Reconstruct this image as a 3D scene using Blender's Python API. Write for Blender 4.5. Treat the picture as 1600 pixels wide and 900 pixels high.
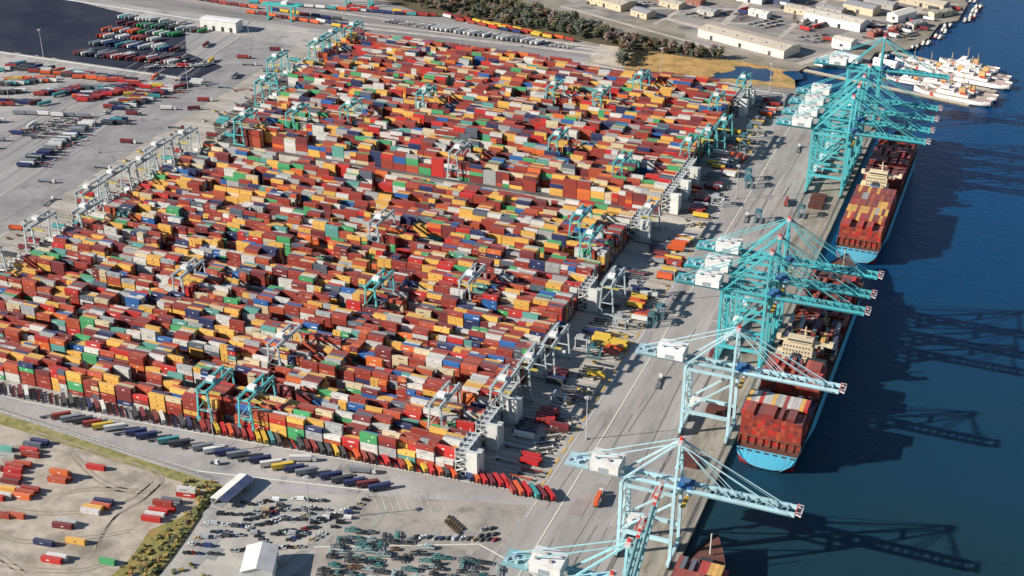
import bpy, math, random
R = math.radians
rnd = random.Random(7)
for o in list(bpy.data.objects): bpy.data.objects.remove(o)
S = bpy.context.scene; COL = S.collection

# ------------------------------------------------------------ camera, sky, sun, exposure
cd = bpy.data.cameras.new('camera'); cam = bpy.data.objects.new('camera', cd); COL.objects.link(cam)
cam.location = (141, 0, 500); cam.rotation_euler = (R(90 - 28.0), 0, R(21.8))
cd.sensor_width = 36; cd.lens = 36 * 2165 / 1600; cd.clip_start = 1; cd.clip_end = 20000
S.camera = cam
SUN_EL, SUN_AZ = 26.0, 58.0          # azimuth the light travels to, from +Y towards +X
w = bpy.data.worlds.new('World'); S.world = w; w.use_nodes = True
nt = w.node_tree; nt.nodes.clear()
sky = nt.nodes.new('ShaderNodeTexSky'); sky.sky_type = 'NISHITA'; sky.sun_disc = False
sky.sun_elevation = R(SUN_EL); sky.sun_rotation = R(SUN_AZ + 180); sky.dust_density = 0.1; sky.ozone_density = 2.5; sky.altitude = 300
bg = nt.nodes.new('ShaderNodeBackground'); bg.inputs['Strength'].default_value = 0.066
out = nt.nodes.new('ShaderNodeOutputWorld')
nt.links.new(sky.outputs[0], bg.inputs[0]); nt.links.new(bg.outputs[0], out.inputs[0])
sl = bpy.data.lights.new('sun', 'SUN'); sl.energy = 5.0; sl.angle = R(0.5); sl.color = (1, 0.945, 0.865)
so = bpy.data.objects.new('sun', sl); COL.objects.link(so)
so.rotation_euler = (R(90 - SUN_EL), 0, R(-SUN_AZ))
S.view_settings.view_transform = 'Standard'; S.view_settings.look = 'None'
S.view_settings.exposure = 0.70; S.view_settings.gamma = 1
S.cycles.max_bounces = 5; S.cycles.diffuse_bounces = 2; S.cycles.glossy_bounces = 2

# ------------------------------------------------------------ helpers
def lin(r, g, b):
    f = lambda c: (c / 255 / 12.92) if c <= 10 else ((c / 255 + .055) / 1.055) ** 2.4
    return (f(r), f(g), f(b))
def jit(c, a=.12, rr=rnd):
    k = 1 + rr.uniform(-a, a); return tuple(max(0, min(1, x * k * (1 + rr.uniform(-a, a) * .3))) for x in c)
ONES = 'zero first second third fourth fifth sixth seventh eighth ninth tenth eleventh twelfth thirteenth fourteenth fifteenth sixteenth seventeenth eighteenth nineteenth'.split()
TENS = ['', '', 'twenty', 'thirty', 'forty', 'fifty', 'sixty', 'seventy', 'eighty', 'ninety']
TENO = ['', '', 'twentieth', 'thirtieth', 'fortieth', 'fiftieth', 'sixtieth', 'seventieth', 'eightieth', 'ninetieth']
def nth(n):
    if n >= 100: return 'hundred-and-' + nth(n - 100) if n > 100 else 'hundredth'
    if n < 20: return ONES[n]
    return TENO[n // 10] if n % 10 == 0 else TENS[n // 10] + '-' + ONES[n % 10]

MATS = {}
def base_mat(name):
    m = bpy.data.materials.new(name); m.use_nodes = True
    n = m.node_tree; return m, n, n.nodes['Principled BSDF']
def painted(name, rough=.6, dirt=.25, scale=.35, dirtcol=(.16, .13, .10), metallic=0, spec=.3):
    """a surface whose own paint colour comes with the mesh, weathered by noise"""
    if name in MATS: return MATS[name]
    m, n, b = base_mat(name); N, L = n.nodes, n.links
    at = N.new('ShaderNodeAttribute'); at.attribute_name = 'Col'
    tc = N.new('ShaderNodeTexCoord'); oi = N.new('ShaderNodeObjectInfo')
    ad = N.new('ShaderNodeVectorMath'); ad.operation = 'ADD'
    L.new(tc.outputs['Object'], ad.inputs[0]); L.new(oi.outputs['Location'], ad.inputs[1])
    no = N.new('ShaderNodeTexNoise'); no.inputs['Scale'].default_value = scale; no.inputs['Detail'].default_value = 5
    no.inputs['Roughness'].default_value = .65; L.new(ad.outputs[0], no.inputs['Vector'])
    mr = N.new('ShaderNodeMapRange'); mr.inputs[1].default_value = .42; mr.inputs[2].default_value = .75
    mr.inputs[3].default_value = 0; mr.inputs[4].default_value = dirt; L.new(no.outputs[0], mr.inputs[0])
    mx = N.new('ShaderNodeMix'); mx.data_type = 'RGBA'; L.new(mr.outputs[0], mx.inputs[0])
    L.new(at.outputs['Color'], mx.inputs[6]); mx.inputs[7].default_value = (*dirtcol, 1)
    rv = N.new('ShaderNodeMapRange'); rv.inputs[3].default_value = .86; rv.inputs[4].default_value = 1.1; L.new(oi.outputs['Random'], rv.inputs[0])
    sc = N.new('ShaderNodeVectorMath'); sc.operation = 'SCALE'; L.new(mx.outputs[2], sc.inputs[0]); L.new(rv.outputs[0], sc.inputs['Scale'])
    L.new(sc.outputs[0], b.inputs['Base Color'])
    b.inputs['Roughness'].default_value = rough; b.inputs['Metallic'].default_value = metallic
    b.inputs['Specular IOR Level'].default_value = spec
    MATS[name] = m; return m
def ground_mat(name, c0, c1, scale, c2=None, s2=None, rough=.9, stretch=(1, 1, 1), f2=.5, bump=0):
    if name in MATS: return MATS[name]
    m, n, b = base_mat(name); N, L = n.nodes, n.links
    tc = N.new('ShaderNodeTexCoord'); mp = N.new('ShaderNodeMapping'); mp.inputs['Scale'].default_value = stretch
    L.new(tc.outputs['Object'], mp.inputs[0])
    a = N.new('ShaderNodeTexNoise'); a.inputs['Scale'].default_value = scale; a.inputs['Detail'].default_value = 9
    a.inputs['Roughness'].default_value = .68; L.new(mp.outputs[0], a.inputs['Vector'])
    r = N.new('ShaderNodeValToRGB'); r.color_ramp.elements[0].position = .40; r.color_ramp.elements[1].position = .62
    r.color_ramp.elements[0].color = (*c0, 1); r.color_ramp.elements[1].color = (*c1, 1); L.new(a.outputs[0], r.inputs[0])
    last = r.outputs[0]
    if c2:
        d = N.new('ShaderNodeTexNoise'); d.inputs['Scale'].default_value = s2; d.inputs['Detail'].default_value = 7
        d.inputs['Roughness'].default_value = .6; L.new(mp.outputs[0], d.inputs['Vector'])
        q = N.new('ShaderNodeMapRange'); q.inputs[1].default_value = f2; q.inputs[2].default_value = f2 + .16; L.new(d.outputs[0], q.inputs[0])
        x = N.new('ShaderNodeMix'); x.data_type = 'RGBA'; L.new(q.outputs[0], x.inputs[0]); L.new(last, x.inputs[6]); x.inputs[7].default_value = (*c2, 1)
        last = x.outputs[2]
    L.new(last, b.inputs['Base Color']); b.inputs['Roughness'].default_value = rough; b.inputs['Specular IOR Level'].default_value = .15
    MATS[name] = m; return m

class MB:
    def __init__(s): s.v, s.f, s.c = [], [], []
    def quad(s, pts, col):
        i = len(s.v); s.v += [tuple(p) for p in pts]; s.f.append(tuple(range(i, i + len(pts)))); s.c.append(col); return s
    def hexa(s, p, col, cols=None, skip=()):
        """p: 8 corners, bottom ring then top ring (counter-clockwise). faces: bottom, top, -y, +x, +y, -x"""
        i = len(s.v); s.v += [tuple(q) for q in p]
        fs = [(3, 2, 1, 0), (4, 5, 6, 7), (0, 1, 5, 4), (1, 2, 6, 5), (2, 3, 7, 6), (3, 0, 4, 7)]
        for k, f in enumerate(fs):
            if k in skip: continue
            s.f.append(tuple(i + a for a in f)); s.c.append(cols[k] if cols else col)
        return s
    def box(s, x0, x1, y0, y1, z0, z1, col, cols=None, skip=()):
        return s.hexa([(x0, y0, z0), (x1, y0, z0), (x1, y1, z0), (x0, y1, z0), (x0, y0, z1), (x1, y0, z1), (x1, y1, z1), (x0, y1, z1)], col, cols, skip)
    def beam(s, a, b, w, h, col):
        ax, ay, az = (b[i] - a[i] for i in range(3)); l = math.sqrt(ax * ax + ay * ay + az * az) or 1
        d = (ax / l, ay / l, az / l)
        u = (0, 0, 1) if abs(d[2]) < .95 else (0, 1, 0)
        sx = (d[1] * u[2] - d[2] * u[1], d[2] * u[0] - d[0] * u[2], d[0] * u[1] - d[1] * u[0])
        k = math.sqrt(sum(t * t for t in sx)); sx = tuple(t / k for t in sx)
        up = (sx[1] * d[2] - sx[2] * d[1], sx[2] * d[0] - sx[0] * d[2], sx[0] * d[1] - sx[1] * d[0])
        P = []
        for e in (a, b):
            for (i, j) in ((-1, -1), (1, -1), (1, 1), (-1, 1)):
                P.append(tuple(e[q] + sx[q] * i * w / 2 + up[q] * j * h / 2 for q in range(3)))
        return s.hexa(P, col)
    def tube(s, a, b, r, col, n=8, r2=None):
        r2 = r if r2 is None else r2
        ax, ay, az = (b[i] - a[i] for i in range(3)); l = math.sqrt(ax * ax + ay * ay + az * az) or 1
        d = (ax / l, ay / l, az / l); u = (0, 0, 1) if abs(d[2]) < .95 else (0, 1, 0)
        sx = (d[1] * u[2] - d[2] * u[1], d[2] * u[0] - d[0] * u[2], d[0] * u[1] - d[1] * u[0])
        k = math.sqrt(sum(t * t for t in sx)); sx = tuple(t / k for t in sx)
        up = (sx[1] * d[2] - sx[2] * d[1], sx[2] * d[0] - sx[0] * d[2], sx[0] * d[1] - sx[1] * d[0])
        i0 = len(s.v)
        for e, rr in ((a, r), (b, r2)):
            for q in range(n):
                t = 2 * math.pi * q / n
                s.v.append(tuple(e[m] + sx[m] * math.cos(t) * rr + up[m] * math.sin(t) * rr for m in range(3)))
        for q in range(n):
            s.f.append((i0 + q, i0 + (q + 1) % n, i0 + n + (q + 1) % n, i0 + n + q)); s.c.append(col)
        s.f.append(tuple(i0 + q for q in range(n))[::-1]); s.c.append(col)
        s.f.append(tuple(i0 + n + q for q in range(n))); s.c.append(col)
        return s
    def prism(s, poly, z0, z1, col, sidecol=None, top=True):
        n = len(poly); i = len(s.v)
        s.v += [(x, y, z0) for x, y in poly] + [(x, y, z1) for x, y in poly]
        for k in range(n):
            s.f.append((i + k, i + (k + 1) % n, i + n + (k + 1) % n, i + n + k)); s.c.append(sidecol or col)
        if top: s.f.append(tuple(i + n + k for k in range(n))); s.c.append(col)
        return s
    def mesh(s, name, mat):
        me = bpy.data.meshes.new(name); me.from_pydata(s.v, [], s.f)
        at = me.attributes.new('Col', 'FLOAT_COLOR', 'FACE')
        buf = []
        for c in s.c: buf += [c[0], c[1], c[2], 1.0]
        at.data.foreach_set('color', buf)
        me.materials.append(mat); me.update(); return me
    def build(s, name, mat, parent=None, loc=None):
        return link(name, s.mesh(name, mat), parent, loc)
def link(name, me, parent=None, loc=None):
    o = bpy.data.objects.new(name, me); COL.objects.link(o)
    if parent: o.parent = parent
    if loc: o.location = loc
    return o
def tag(o, label=None, cat=None, group=None, kind=None):
    if label: o['label'] = label
    if cat: o['category'] = cat
    if group: o['group'] = group
    if kind: o['kind'] = kind
    return o
def empty(name, loc=(0, 0, 0), rz=0):
    o = bpy.data.objects.new(name, None); COL.objects.link(o); o.location = loc; o.rotation_euler = (0, 0, rz); o.empty_display_size = 1; return o
def copy_tree(o, parent=None):
    c = o.copy(); COL.objects.link(c)
    if parent: c.parent = parent
    for ch in list(o.children): copy_tree(ch, c)
    return c
SHEETS = [0]
def sheet(name, pts, z, mat, kind='structure', col=(.3, .3, .3)):
    SHEETS[0] += 1; z = z * .2 + SHEETS[0] * .003
    m = MB(); m.quad([(x, y, z) for x, y in pts], col)
    return tag(m.build(name, mat), kind=kind)
def sheets(name, polys, z, mat, col=(.3, .3, .3)):
    m = MB()
    for p in polys:
        SHEETS[0] += 1; dz = SHEETS[0] * .003 - z * .8
        m.quad([(x, y, z + dz) for x, y in p], col)
    return tag(m.build(name, mat), kind='structure')
def line_poly(a, b, wd):
    dx, dy = b[0] - a[0], b[1] - a[1]; l = math.hypot(dx, dy); nx, ny = -dy / l * wd / 2, dx / l * wd / 2
    return [(a[0] - nx, a[1] - ny), (b[0] - nx, b[1] - ny), (b[0] + nx, b[1] + ny), (a[0] + nx, a[1] + ny)]

PAINT = painted('container_paint', .55, .38, .5)
STEEL = painted('crane_paint', .5, .42, .16, (.25, .2, .15))
SHIPP = painted('ship_paint', .5, .34, .12, (.2, .12, .08))
BUILD = painted('building_cladding', .75, .42, .16, (.3, .27, .22))
CARP = painted('vehicle_paint', .35, .1, .6, spec=.5)
LEAF = painted('foliage', .8, .25, .5, (.10, .08, .03), spec=.15)
MARK = painted('road_marking', .85, .35, .6, (.3, .28, .25))
TIMB = painted('pier_concrete', .9, .3, .2, (.18, .15, .12))

# ------------------------------------------------------------ water and land
def water_mat(name, near, far, rough):
    """turbid river: greener and siltier at low y, the far blue of reflected sky painted in"""
    m, n, b = base_mat(name); N, L = n.nodes, n.links
    tc = N.new('ShaderNodeTexCoord')
    a = N.new('ShaderNodeTexNoise'); a.inputs['Scale'].default_value = .05; a.inputs['Detail'].default_value = 9; a.inputs['Roughness'].default_value = .78
    mp = N.new('ShaderNodeMapping'); mp.inputs['Rotation'].default_value = (0, 0, -.35); mp.inputs['Scale'].default_value = (1, 2.2, 1)
    L.new(tc.outputs['Object'], mp.inputs[0]); L.new(mp.outputs[0], a.inputs['Vector'])
    bp = N.new('ShaderNodeBump'); bp.inputs['Strength'].default_value = .6; bp.inputs['Distance'].default_value = 1.0
    L.new(a.outputs[0], bp.inputs['Height']); L.new(bp.outputs[0], b.inputs['Normal'])
    c = N.new('ShaderNodeTexNoise'); c.inputs['Scale'].default_value = .005; c.inputs['Detail'].default_value = 5; L.new(mp.outputs[0], c.inputs['Vector'])
    sp = N.new('ShaderNodeSeparateXYZ'); L.new(tc.outputs['Object'], sp.inputs[0])
    mr = N.new('ShaderNodeMapRange'); mr.inputs[1].default_value = 640; mr.inputs[2].default_value = 1250; mr.inputs[3].default_value = -.15; mr.inputs[4].default_value = .85; L.new(sp.outputs[1], mr.inputs[0])
    ad = N.new('ShaderNodeMath'); ad.operation = 'MULTIPLY_ADD'; L.new(c.outputs[0], ad.inputs[0]); ad.inputs[1].default_value = .5; L.new(mr.outputs[0], ad.inputs[2])
    r = N.new('ShaderNodeValToRGB'); r.color_ramp.elements[0].position = .12; r.color_ramp.elements[1].position = .95
    r.color_ramp.elements[0].color = (*near, 1); r.color_ramp.elements[1].color = (*far, 1)  # far colour carries the sky's reflection, painted bluer with distance
    L.new(ad.outputs[0], r.inputs[0]); L.new(r.outputs[0], b.inputs['Base Color'])
    b.inputs['Roughness'].default_value = rough; b.inputs['IOR'].default_value = 1.33
    b.inputs['Specular IOR Level'].default_value = .22
    b.inputs['Subsurface Weight'].default_value = 1; b.inputs['Subsurface Radius'].default_value = (1, 1.6, 2.2); b.inputs['Subsurface Scale'].default_value = 6.0
    return m
WATER = water_mat('river_water', (.010, .038, .054), (.0, .044, .128), .16)
POND = water_mat('pond_water', (.003, .044, .115), (.003, .044, .115), .1)
m = MB(); m.quad([(-4000, -1500, -2.6), (5000, -1500, -2.6), (5000, 7000, -2.6), (-4000, 7000, -2.6)], (0, 0, 0))
tag(m.build('river_water', WATER), kind='structure')
shore = [(0, -300), (0, 1375), (-40, 1384), (-95, 1398), (-112, 1430), (-100, 1476), (-62, 1492), (-40, 1500), (-38, 1552), (-4, 1578), (12, 1630), (17, 1690), (36, 1712),
         (40, 1790), (18, 1850), (-10, 1960), (-60, 2100), (-60, 7000), (-5000, 7000), (-5000, -300)]
m = MB(); m.prism(shore, -6, 0, (.3, .27, .22), (.22, .2, .17))
tag(m.build('terrain', ground_mat('dry_ground', lin(152, 143, 129), lin(123, 115, 101), .03, lin(112, 112, 92), .016, f2=.52)), kind='structure')
C_ = lin
sheet('terminal_pavement', [(-1500, 588), (-600, 588), (-430, 578), (-283, 570), (-283, 440), (-1, 440), (-1, 1374), (-94, 1384), (-330, 1398), (-330, 1450), (-1500, 1450)], .03,
      ground_mat('terminal_concrete', lin(174, 168, 162), lin(149, 145, 141), .018, lin(121, 118, 114), .05, f2=.55))
apron_m = ground_mat('apron_concrete', lin(169, 162, 155), lin(138, 134, 129), .03, lin(110, 105, 100), .05, stretch=(1, .18, 1), f2=.57)
sheet('quay_apron', [(-96, 442), (-1.2, 442), (-1.2, 1372), (-96, 1383)], .06, apron_m)
sheet('quay_edge_strip', [(-26, 442), (-1.3, 442), (-1.3, 1371.5), (-26, 1372)], .09,
      ground_mat('quay_planking', lin(158, 150, 137), lin(126, 120, 111), .08, lin(95, 91, 85), .12, stretch=(1, .3, 1), f2=.55))
sheet('stack_pavement', [(-600, 626), (-150, 634), (-138, 1060), (-140, 1362), (-620, 1362)], .06,
      ground_mat('stack_asphalt', lin(110, 104, 100), lin(82, 78, 78), .05))
sheets('transfer_lanes', [[(-149, 636), (-97, 638), (-97, 1016), (-149, 1016)], [(-139, 1046), (-97, 1046), (-97, 1362), (-139, 1362)],
                          [(-560, 628), (-560, 1016), (-622, 1100), (-632, 1350), (-660, 1350), (-650, 1000), (-618, 620)]], .09,
       ground_mat('lane_concrete', lin(177, 169, 157), lin(145, 139, 129), .05, lin(109, 106, 100), .07, stretch=(.2, 1, 1), f2=.55))
sheet('middle_lane', [(-600, 1022), (-97, 1024), (-97, 1042), (-600, 1040)], .12,
      ground_mat('middle_lane_concrete', lin(192, 184, 167), lin(167, 159, 145), .05))
sheet('truck_road', [(-790, 600), (-680, 600), (-715, 1340), (-840, 1340)], .06,
      ground_mat('truck_road_concrete', lin(160, 155, 152), lin(140, 137, 136), .03, lin(123, 121, 120), .04, stretch=(1, .15, 1), f2=.56))
sheet('truck_yard', [(-668, 640), (-632, 640), (-655, 1330), (-735, 1330)], .09,
      ground_mat('truck_yard_asphalt', lin(152, 148, 146), lin(130, 127, 126), .03, lin(112, 109, 108), .05, f2=.55))
sheet('dark_asphalt_lot', [(-1300, 1186), (-700, 1191), (-695, 1236), (-760, 1262), (-812, 1338), (-1010, 1385), (-1300, 1392)], .12,
      ground_mat('dark_asphalt', (.022, .027, .046), (.036, .040, .060), .02, (.014, .018, .036), .008, f2=.5))
sheet('dirt_lot', [(-900, 300), (-291, 300), (-285, 480), (-276, 566), (-440, 575), (-900, 590)], .03,
      ground_mat('sandy_dirt', lin(184, 172, 157), lin(155, 144, 130), .07, lin(132, 123, 110), .04, f2=.5))
sheet('grass_strip', [(-900, 594), (-430, 574), (-276, 563), (-268, 571), (-330, 575), (-430, 584), (-900, 606)], .07,
      ground_mat('verge_grass', lin(150, 142, 92), lin(112, 112, 66), .15, lin(165, 150, 112), .07, f2=.52))
sheet('perimeter_road', [(-900, 608), (-430, 586), (-300, 577), (-300, 588), (-430, 596), (-900, 618)], .06,
      ground_mat('perimeter_asphalt', lin(167, 160, 155), lin(150, 145, 141), .05))
sheet('parking_lot', [(-283, 440), (-270, 566), (-188, 596), (-196, 520), (-205, 440)], .06,
      ground_mat('parking_asphalt', lin(178, 171, 160), lin(152, 147, 140), .06, lin(186, 182, 160), .06, f2=.56))
sheet('storage_yard', [(-204, 440), (-195, 520), (-187, 596), (-96.5, 622), (-96.5, 440)], .06,
      ground_mat('storage_concrete', lin(168, 159, 148), lin(141, 134, 126), .04, lin(120, 113, 106), .08, f2=.56))
sheet('rail_yard_ballast', [(-1500, 1392), (-420, 1394), (-330, 1402), (-310, 1430), (-430, 1462), (-640, 1520), (-900, 1560), (-1500, 1520)], .09,
      ground_mat('rail_ballast', lin(156, 151, 147), lin(128, 124, 123), .05, lin(176, 170, 162), .02, stretch=(.15, 1, 1), f2=.52))
sheet('marsh', [(-325, 1392), (-290, 1466), (-205, 1472), (-110, 1452), (-97, 1400), (-220, 1388)], .07,
      ground_mat('marsh_reeds', lin(190, 152, 98), lin(156, 124, 78), .07, lin(134, 128, 80), .035, f2=.53))
sheets('pond', [[(-192, 1398), (-186, 1407), (-190, 1414), (-178, 1422), (-170, 1434), (-174, 1446), (-160, 1451), (-150, 1447), (-141, 1452), (-130, 1444), (-128, 1432), (-131, 1424), (-124, 1416), (-132, 1409), (-144, 1411), (-152, 1404), (-166, 1406), (-176, 1401)],
                [(-122, 1448), (-117, 1452), (-106, 1456), (-98, 1446), (-96, 1432), (-104, 1426), (-110, 1434), (-118, 1440)]], .1, POND)
# far industrial ground
sheets('far_pavement', [[(-270, 1560), (-235, 1500), (-105, 1484), (-70, 1560), (-30, 1590), (-5, 1640), (5, 1700), (-60, 1760), (-300, 1640)],
                        [(-430, 1575), (-330, 1560), (-290, 1640), (-420, 1680)]], .1,
       ground_mat('far_concrete', lin(162, 154, 146), lin(134, 128, 122), .04, lin(107, 101, 98), .06, stretch=(.4, 1, 1), f2=.5))
sheets('far_yards', [[(-250, 1620), (-205, 1600), (-180, 1640), (-225, 1665)], [(-130, 1600), (-95, 1588), (-75, 1625), (-115, 1640)], [(-60, 1625), (-30, 1612), (0, 1690), (-30, 1720)], [(-200, 1690), (-130, 1668), (-110, 1710), (-180, 1740)], [(-340, 1600), (-300, 1590), (-280, 1625), (-325, 1640)], [(-100, 1720), (-40, 1700), (-10, 1760), (-80, 1785)]], .13, ground_mat('far_yard_asphalt', lin(126, 120, 116), lin(102, 98, 97), .05, lin(144, 138, 130), .08, stretch=(.5, 1, 1), f2=.55))
sheets('far_roads', [line_poly((-430, 1590), (-215, 1500), 6), line_poly((-300, 1560), (-260, 1760), 6), line_poly((-150, 1560), (-120, 1800), 6), line_poly((-240, 1590), (-40, 1660), 6), line_poly((-400, 1690), (30, 1780), 7), line_poly((-560, 1700), (-225, 1560), 10), line_poly((-225, 1560), (-205, 1900), 9), line_poly((-110, 1478), (-45, 1600), 10), line_poly((-45, 1600), (0, 1800), 9),
                     line_poly((-330, 1620), (20, 1740), 8), line_poly((-500, 1800), (40, 1830), 10)], .14, ground_mat('far_asphalt', lin(190, 178, 164), lin(160, 152, 144), .05))
sheets('dark_far_ground', [line_poly((-1500, 1425), (-1000, 1405), 26), [(-1320, 1400), (-1080, 1398), (-1110, 1350), (-1180, 1300), (-1320, 1290)]], .15, ground_mat('dark_blue_ground', (.012, .02, .04), (.02, .03, .05), .03, rough=.5))  # very dark bluish ground band and far corner sheet

sheet('scrub_strip', [(-284, 574), (-277, 570), (-270, 532), (-266, 502), (-262, 440), (-290, 440), (-287, 494), (-292, 518), (-279, 542)], .08,
      ground_mat('scrub_grass', lin(150, 138, 84), lin(110, 108, 62), .2, lin(166, 120, 76), .08, f2=.55))
sheet('ditch', [(-277.6, 570), (-275.8, 570), (-267.2, 520), (-264.4, 500), (-260, 440), (-262.5, 440), (-266.4, 500), (-269.4, 520)], .1, ground_mat('wet_ditch', (.03, .035, .03), (.05, .05, .04), .3))
sheet('container_pad', [(-330, 1385), (-336, 1478), (-296, 1470), (-283, 1384)], .12, ground_mat('pad_concrete', lin(196, 184, 166), lin(172, 162, 146), .04, lin(150, 140, 126), .03))
sheets('rail_service_road', [line_poly((-680, 1416), (-312, 1430), 7), line_poly((-640, 1432), (-320, 1444), 5), line_poly((-700, 1462), (-330, 1452), 5), line_poly((-640, 1403), (-330, 1393), 4)], .15, ground_mat('service_road_concrete', lin(196, 188, 178), lin(172, 165, 158), .06))
sheet('woodland_floor', [(-660, 1540), (-580, 1498), (-430, 1482), (-330, 1464), (-205, 1456), (-190, 1466), (-240, 1480), (-330, 1500), (-390, 1540), (-440, 1575), (-560, 1610), (-680, 1610)], .16, ground_mat('leaf_litter', lin(104, 92, 74), lin(76, 72, 56), .12, lin(96, 98, 66), .06))
# painted markings and rails
WH = lin(225, 218, 205); YE = lin(225, 175, 70)
mk = []
mk.append(line_poly((-79, 450), (-79.5, 1360), .9)); mk.append(line_poly((-94, 610), (-94, 1370), .5))
for x in (-58, -46): mk.append(line_poly((x, 450), (x, 1360), .25))
for b in range(12):
    y = 634 + b * 32.3
    for k in range(6): mk.append(line_poly((-147, y + 2 + k * 4.6), (-98, y + 2 + k * 4.6), .5))
for b in range(10):
    y = 1047 + b * 31
    for k in range(6): mk.append(line_poly((-137, y + 2 + k * 4.6), (-98, y + 2 + k * 4.6), .45))
for b in range(22):
    y = 640 + b * 32.3; x0 = -562 - b * 2.6
    for k in range(5): mk.append(line_poly((x0, y + 3 + k * 5), (x0 - 42, y + 3 + k * 5), .5))
mk += [line_poly((-600, 597), (-430, 586), 1.4), line_poly((-430, 586), (-300, 578), 1.2), line_poly((-300, 578), (-190, 600), 1.0), line_poly((-600, 608), (-450, 603), .6), line_poly((-450, 603), (-90, 634), .6)]
mk += [line_poly((-668, 640), (-735, 1335), .6), line_poly((-690, 640), (-765, 1335), .5), line_poly((-722, 640), (-790, 1335), .35), line_poly((-1300, 1183), (-700, 1186), 2.4), line_poly((-1300, 1399), (-800, 1372), 2.6), line_poly((-800, 1372), (-430, 1386), 1.4)]
mk += [line_poly((-286, 1388), (-96, 1377), 3.0), line_poly((-420, 1390), (-286, 1388), 2.0), line_poly((-196, 540), (-110, 577), 1.2), line_poly((-110, 577), (-60, 560), .8)]
for k in range(10): mk.append(line_poly((-178 + k * 4.4, 585 + k * 1.3), (-190 + k * 4.4, 600 + k * 1.3), .3))
m = MB()
for p in mk: m.quad([(x, y, .170) for x, y in p], jit(WH, .15))
for k in (0, 2, 4): m.quad([(x, y, .170) for x, y in line_poly((-24 + k * 4, 450), (-24 + k * 4, 1360), .22)], lin(196, 170, 110))
for k in range(30):
    y = 640 + k * 13
    m.quad([(x, y2, .174) for x, y2 in line_poly((-96.8, y), (-96.8, y + 8), 1.0)], YE)
tag(m.build('painted_markings', MARK), kind='structure')
m = MB()
for x in (-4, -34):
    for d in (-.5, .5): m.quad([(a, b, .178) for a, b in line_poly((x + d, 450), (x + d, 1365), .35)], (.06, .055, .05))
for k in range(9):
    y0 = 1396 + k * 5.2
    for d in (-.75, .75): m.quad([(a, b, .178) for a, b in line_poly((-1300, y0 + d + 12), (-345 - k * 6, y0 + d), .35)], (.09, .075, .065))
for k in range(6):
    y0 = 1470 + k * 8
    for d in (-.75, .75): m.quad([(a, b, .178) for a, b in line_poly((-1300, y0 + d + 8), (-470 - k * 25, y0 + d - 30), .35)], (.09, .075, .065))
tag(m.build('rail_tracks', STEEL), kind='structure')
m = MB()
for (x0, x1, y0, y1, n_, base) in ((-95, -28, 450, 1360, 70, (.34, .31, .285)), (-820, -700, 620, 1180, 60, (.36, .335, .31)), (-660, -640, 650, 1300, 24, (.30, .28, .265)), (-186, -100, 450, 600, 26, (.33, .30, .265)), (-280, -205, 450, 560, 18, (.30, .295, .285)), (-600, -200, 590, 606, 30, (.36, .335, .31)), (-1000, -720, 1000, 1180, 50, (.35, .325, .30))):
    for k in range(n_):
        x = rnd.uniform(x0, x1); y = rnd.uniform(y0, y1); a = rnd.uniform(3, 9); b = rnd.uniform(4, 22)
        m.quad([(x, y, .150 + k * .0001), (x + a, y, .150 + k * .0001), (x + a, y + b, .150 + k * .0001), (x, y + b, .150 + k * .0001)], jit(base, .14))
tag(m.build('pavement_patches', painted('patch_concrete', .9, .5, .25, (.2, .18, .16), spec=.15)), kind='structure')
# tyre marks and joints across the apron: narrow dark worn strips
m = MB()
for k in range(34):
    x = -92 + rnd.random() * 88; y = 450 + rnd.random() * 700; l = 30 + rnd.random() * 120; d = rnd.uniform(-.04, .04)
    m.quad([(a, b, .164) for a, b in line_poly((x, y), (x + d * l, y + l), rnd.uniform(.4, 1.3))], jit((.29, .265, .24), .12))
for k in range(40):
    x = -785 + rnd.random() * 100; y = 620 + rnd.random() * 600; l = 40 + rnd.random() * 150
    m.quad([(a, b, .164) for a, b in line_poly((x, y), (x - .09 * l, y + l), rnd.uniform(.4, 1.2))], jit((.27, .25, .235), .15))
for (pts, wd) in (([(-470, 470), (-400, 488), (-356, 482), (-320, 500), (-300, 515)], 1.6), ([(-440, 505), (-390, 503), (-350, 512), (-322, 535), (-318, 560)], 1.5), ([(-420, 575), (-360, 570), (-318, 566), (-312, 545), (-318, 520), (-310, 490)], 2.0), ([(-400, 470), (-350, 462), (-310, 472), (-292, 490)], 1.6),
                  ([(-385, 566), (-350, 548), (-325, 545), (-312, 552)], 2.2), ([(-395, 480), (-366, 470), (-330, 458)], 1.3), ([(-360, 530), (-345, 540), (-320, 548)], 2.4)):
    P_ = []
    for q in range(len(pts) - 1):
        p0, p1, p2, p3 = pts[max(0, q - 1)], pts[q], pts[q + 1], pts[min(len(pts) - 1, q + 2)]
        for u in range(8):
            t = u / 8; P_.append(tuple(.5 * (2 * p1[i] + (p2[i] - p0[i]) * t + (2 * p0[i] - 5 * p1[i] + 4 * p2[i] - p3[i]) * t * t + (3 * p1[i] - p0[i] - 3 * p2[i] + p3[i]) * t ** 3) for i in (0, 1)))
    for off in (-1.6, 1.6):
        for a, b in zip(P_, P_[1:]): m.quad([(x, y + off, .164) for x, y in line_poly(a, b, wd * rnd.uniform(.4, .8))], jit(lin(163, 150, 132), .1))
tag(m.build('tyre_marks', MARK), kind='structure')

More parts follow.
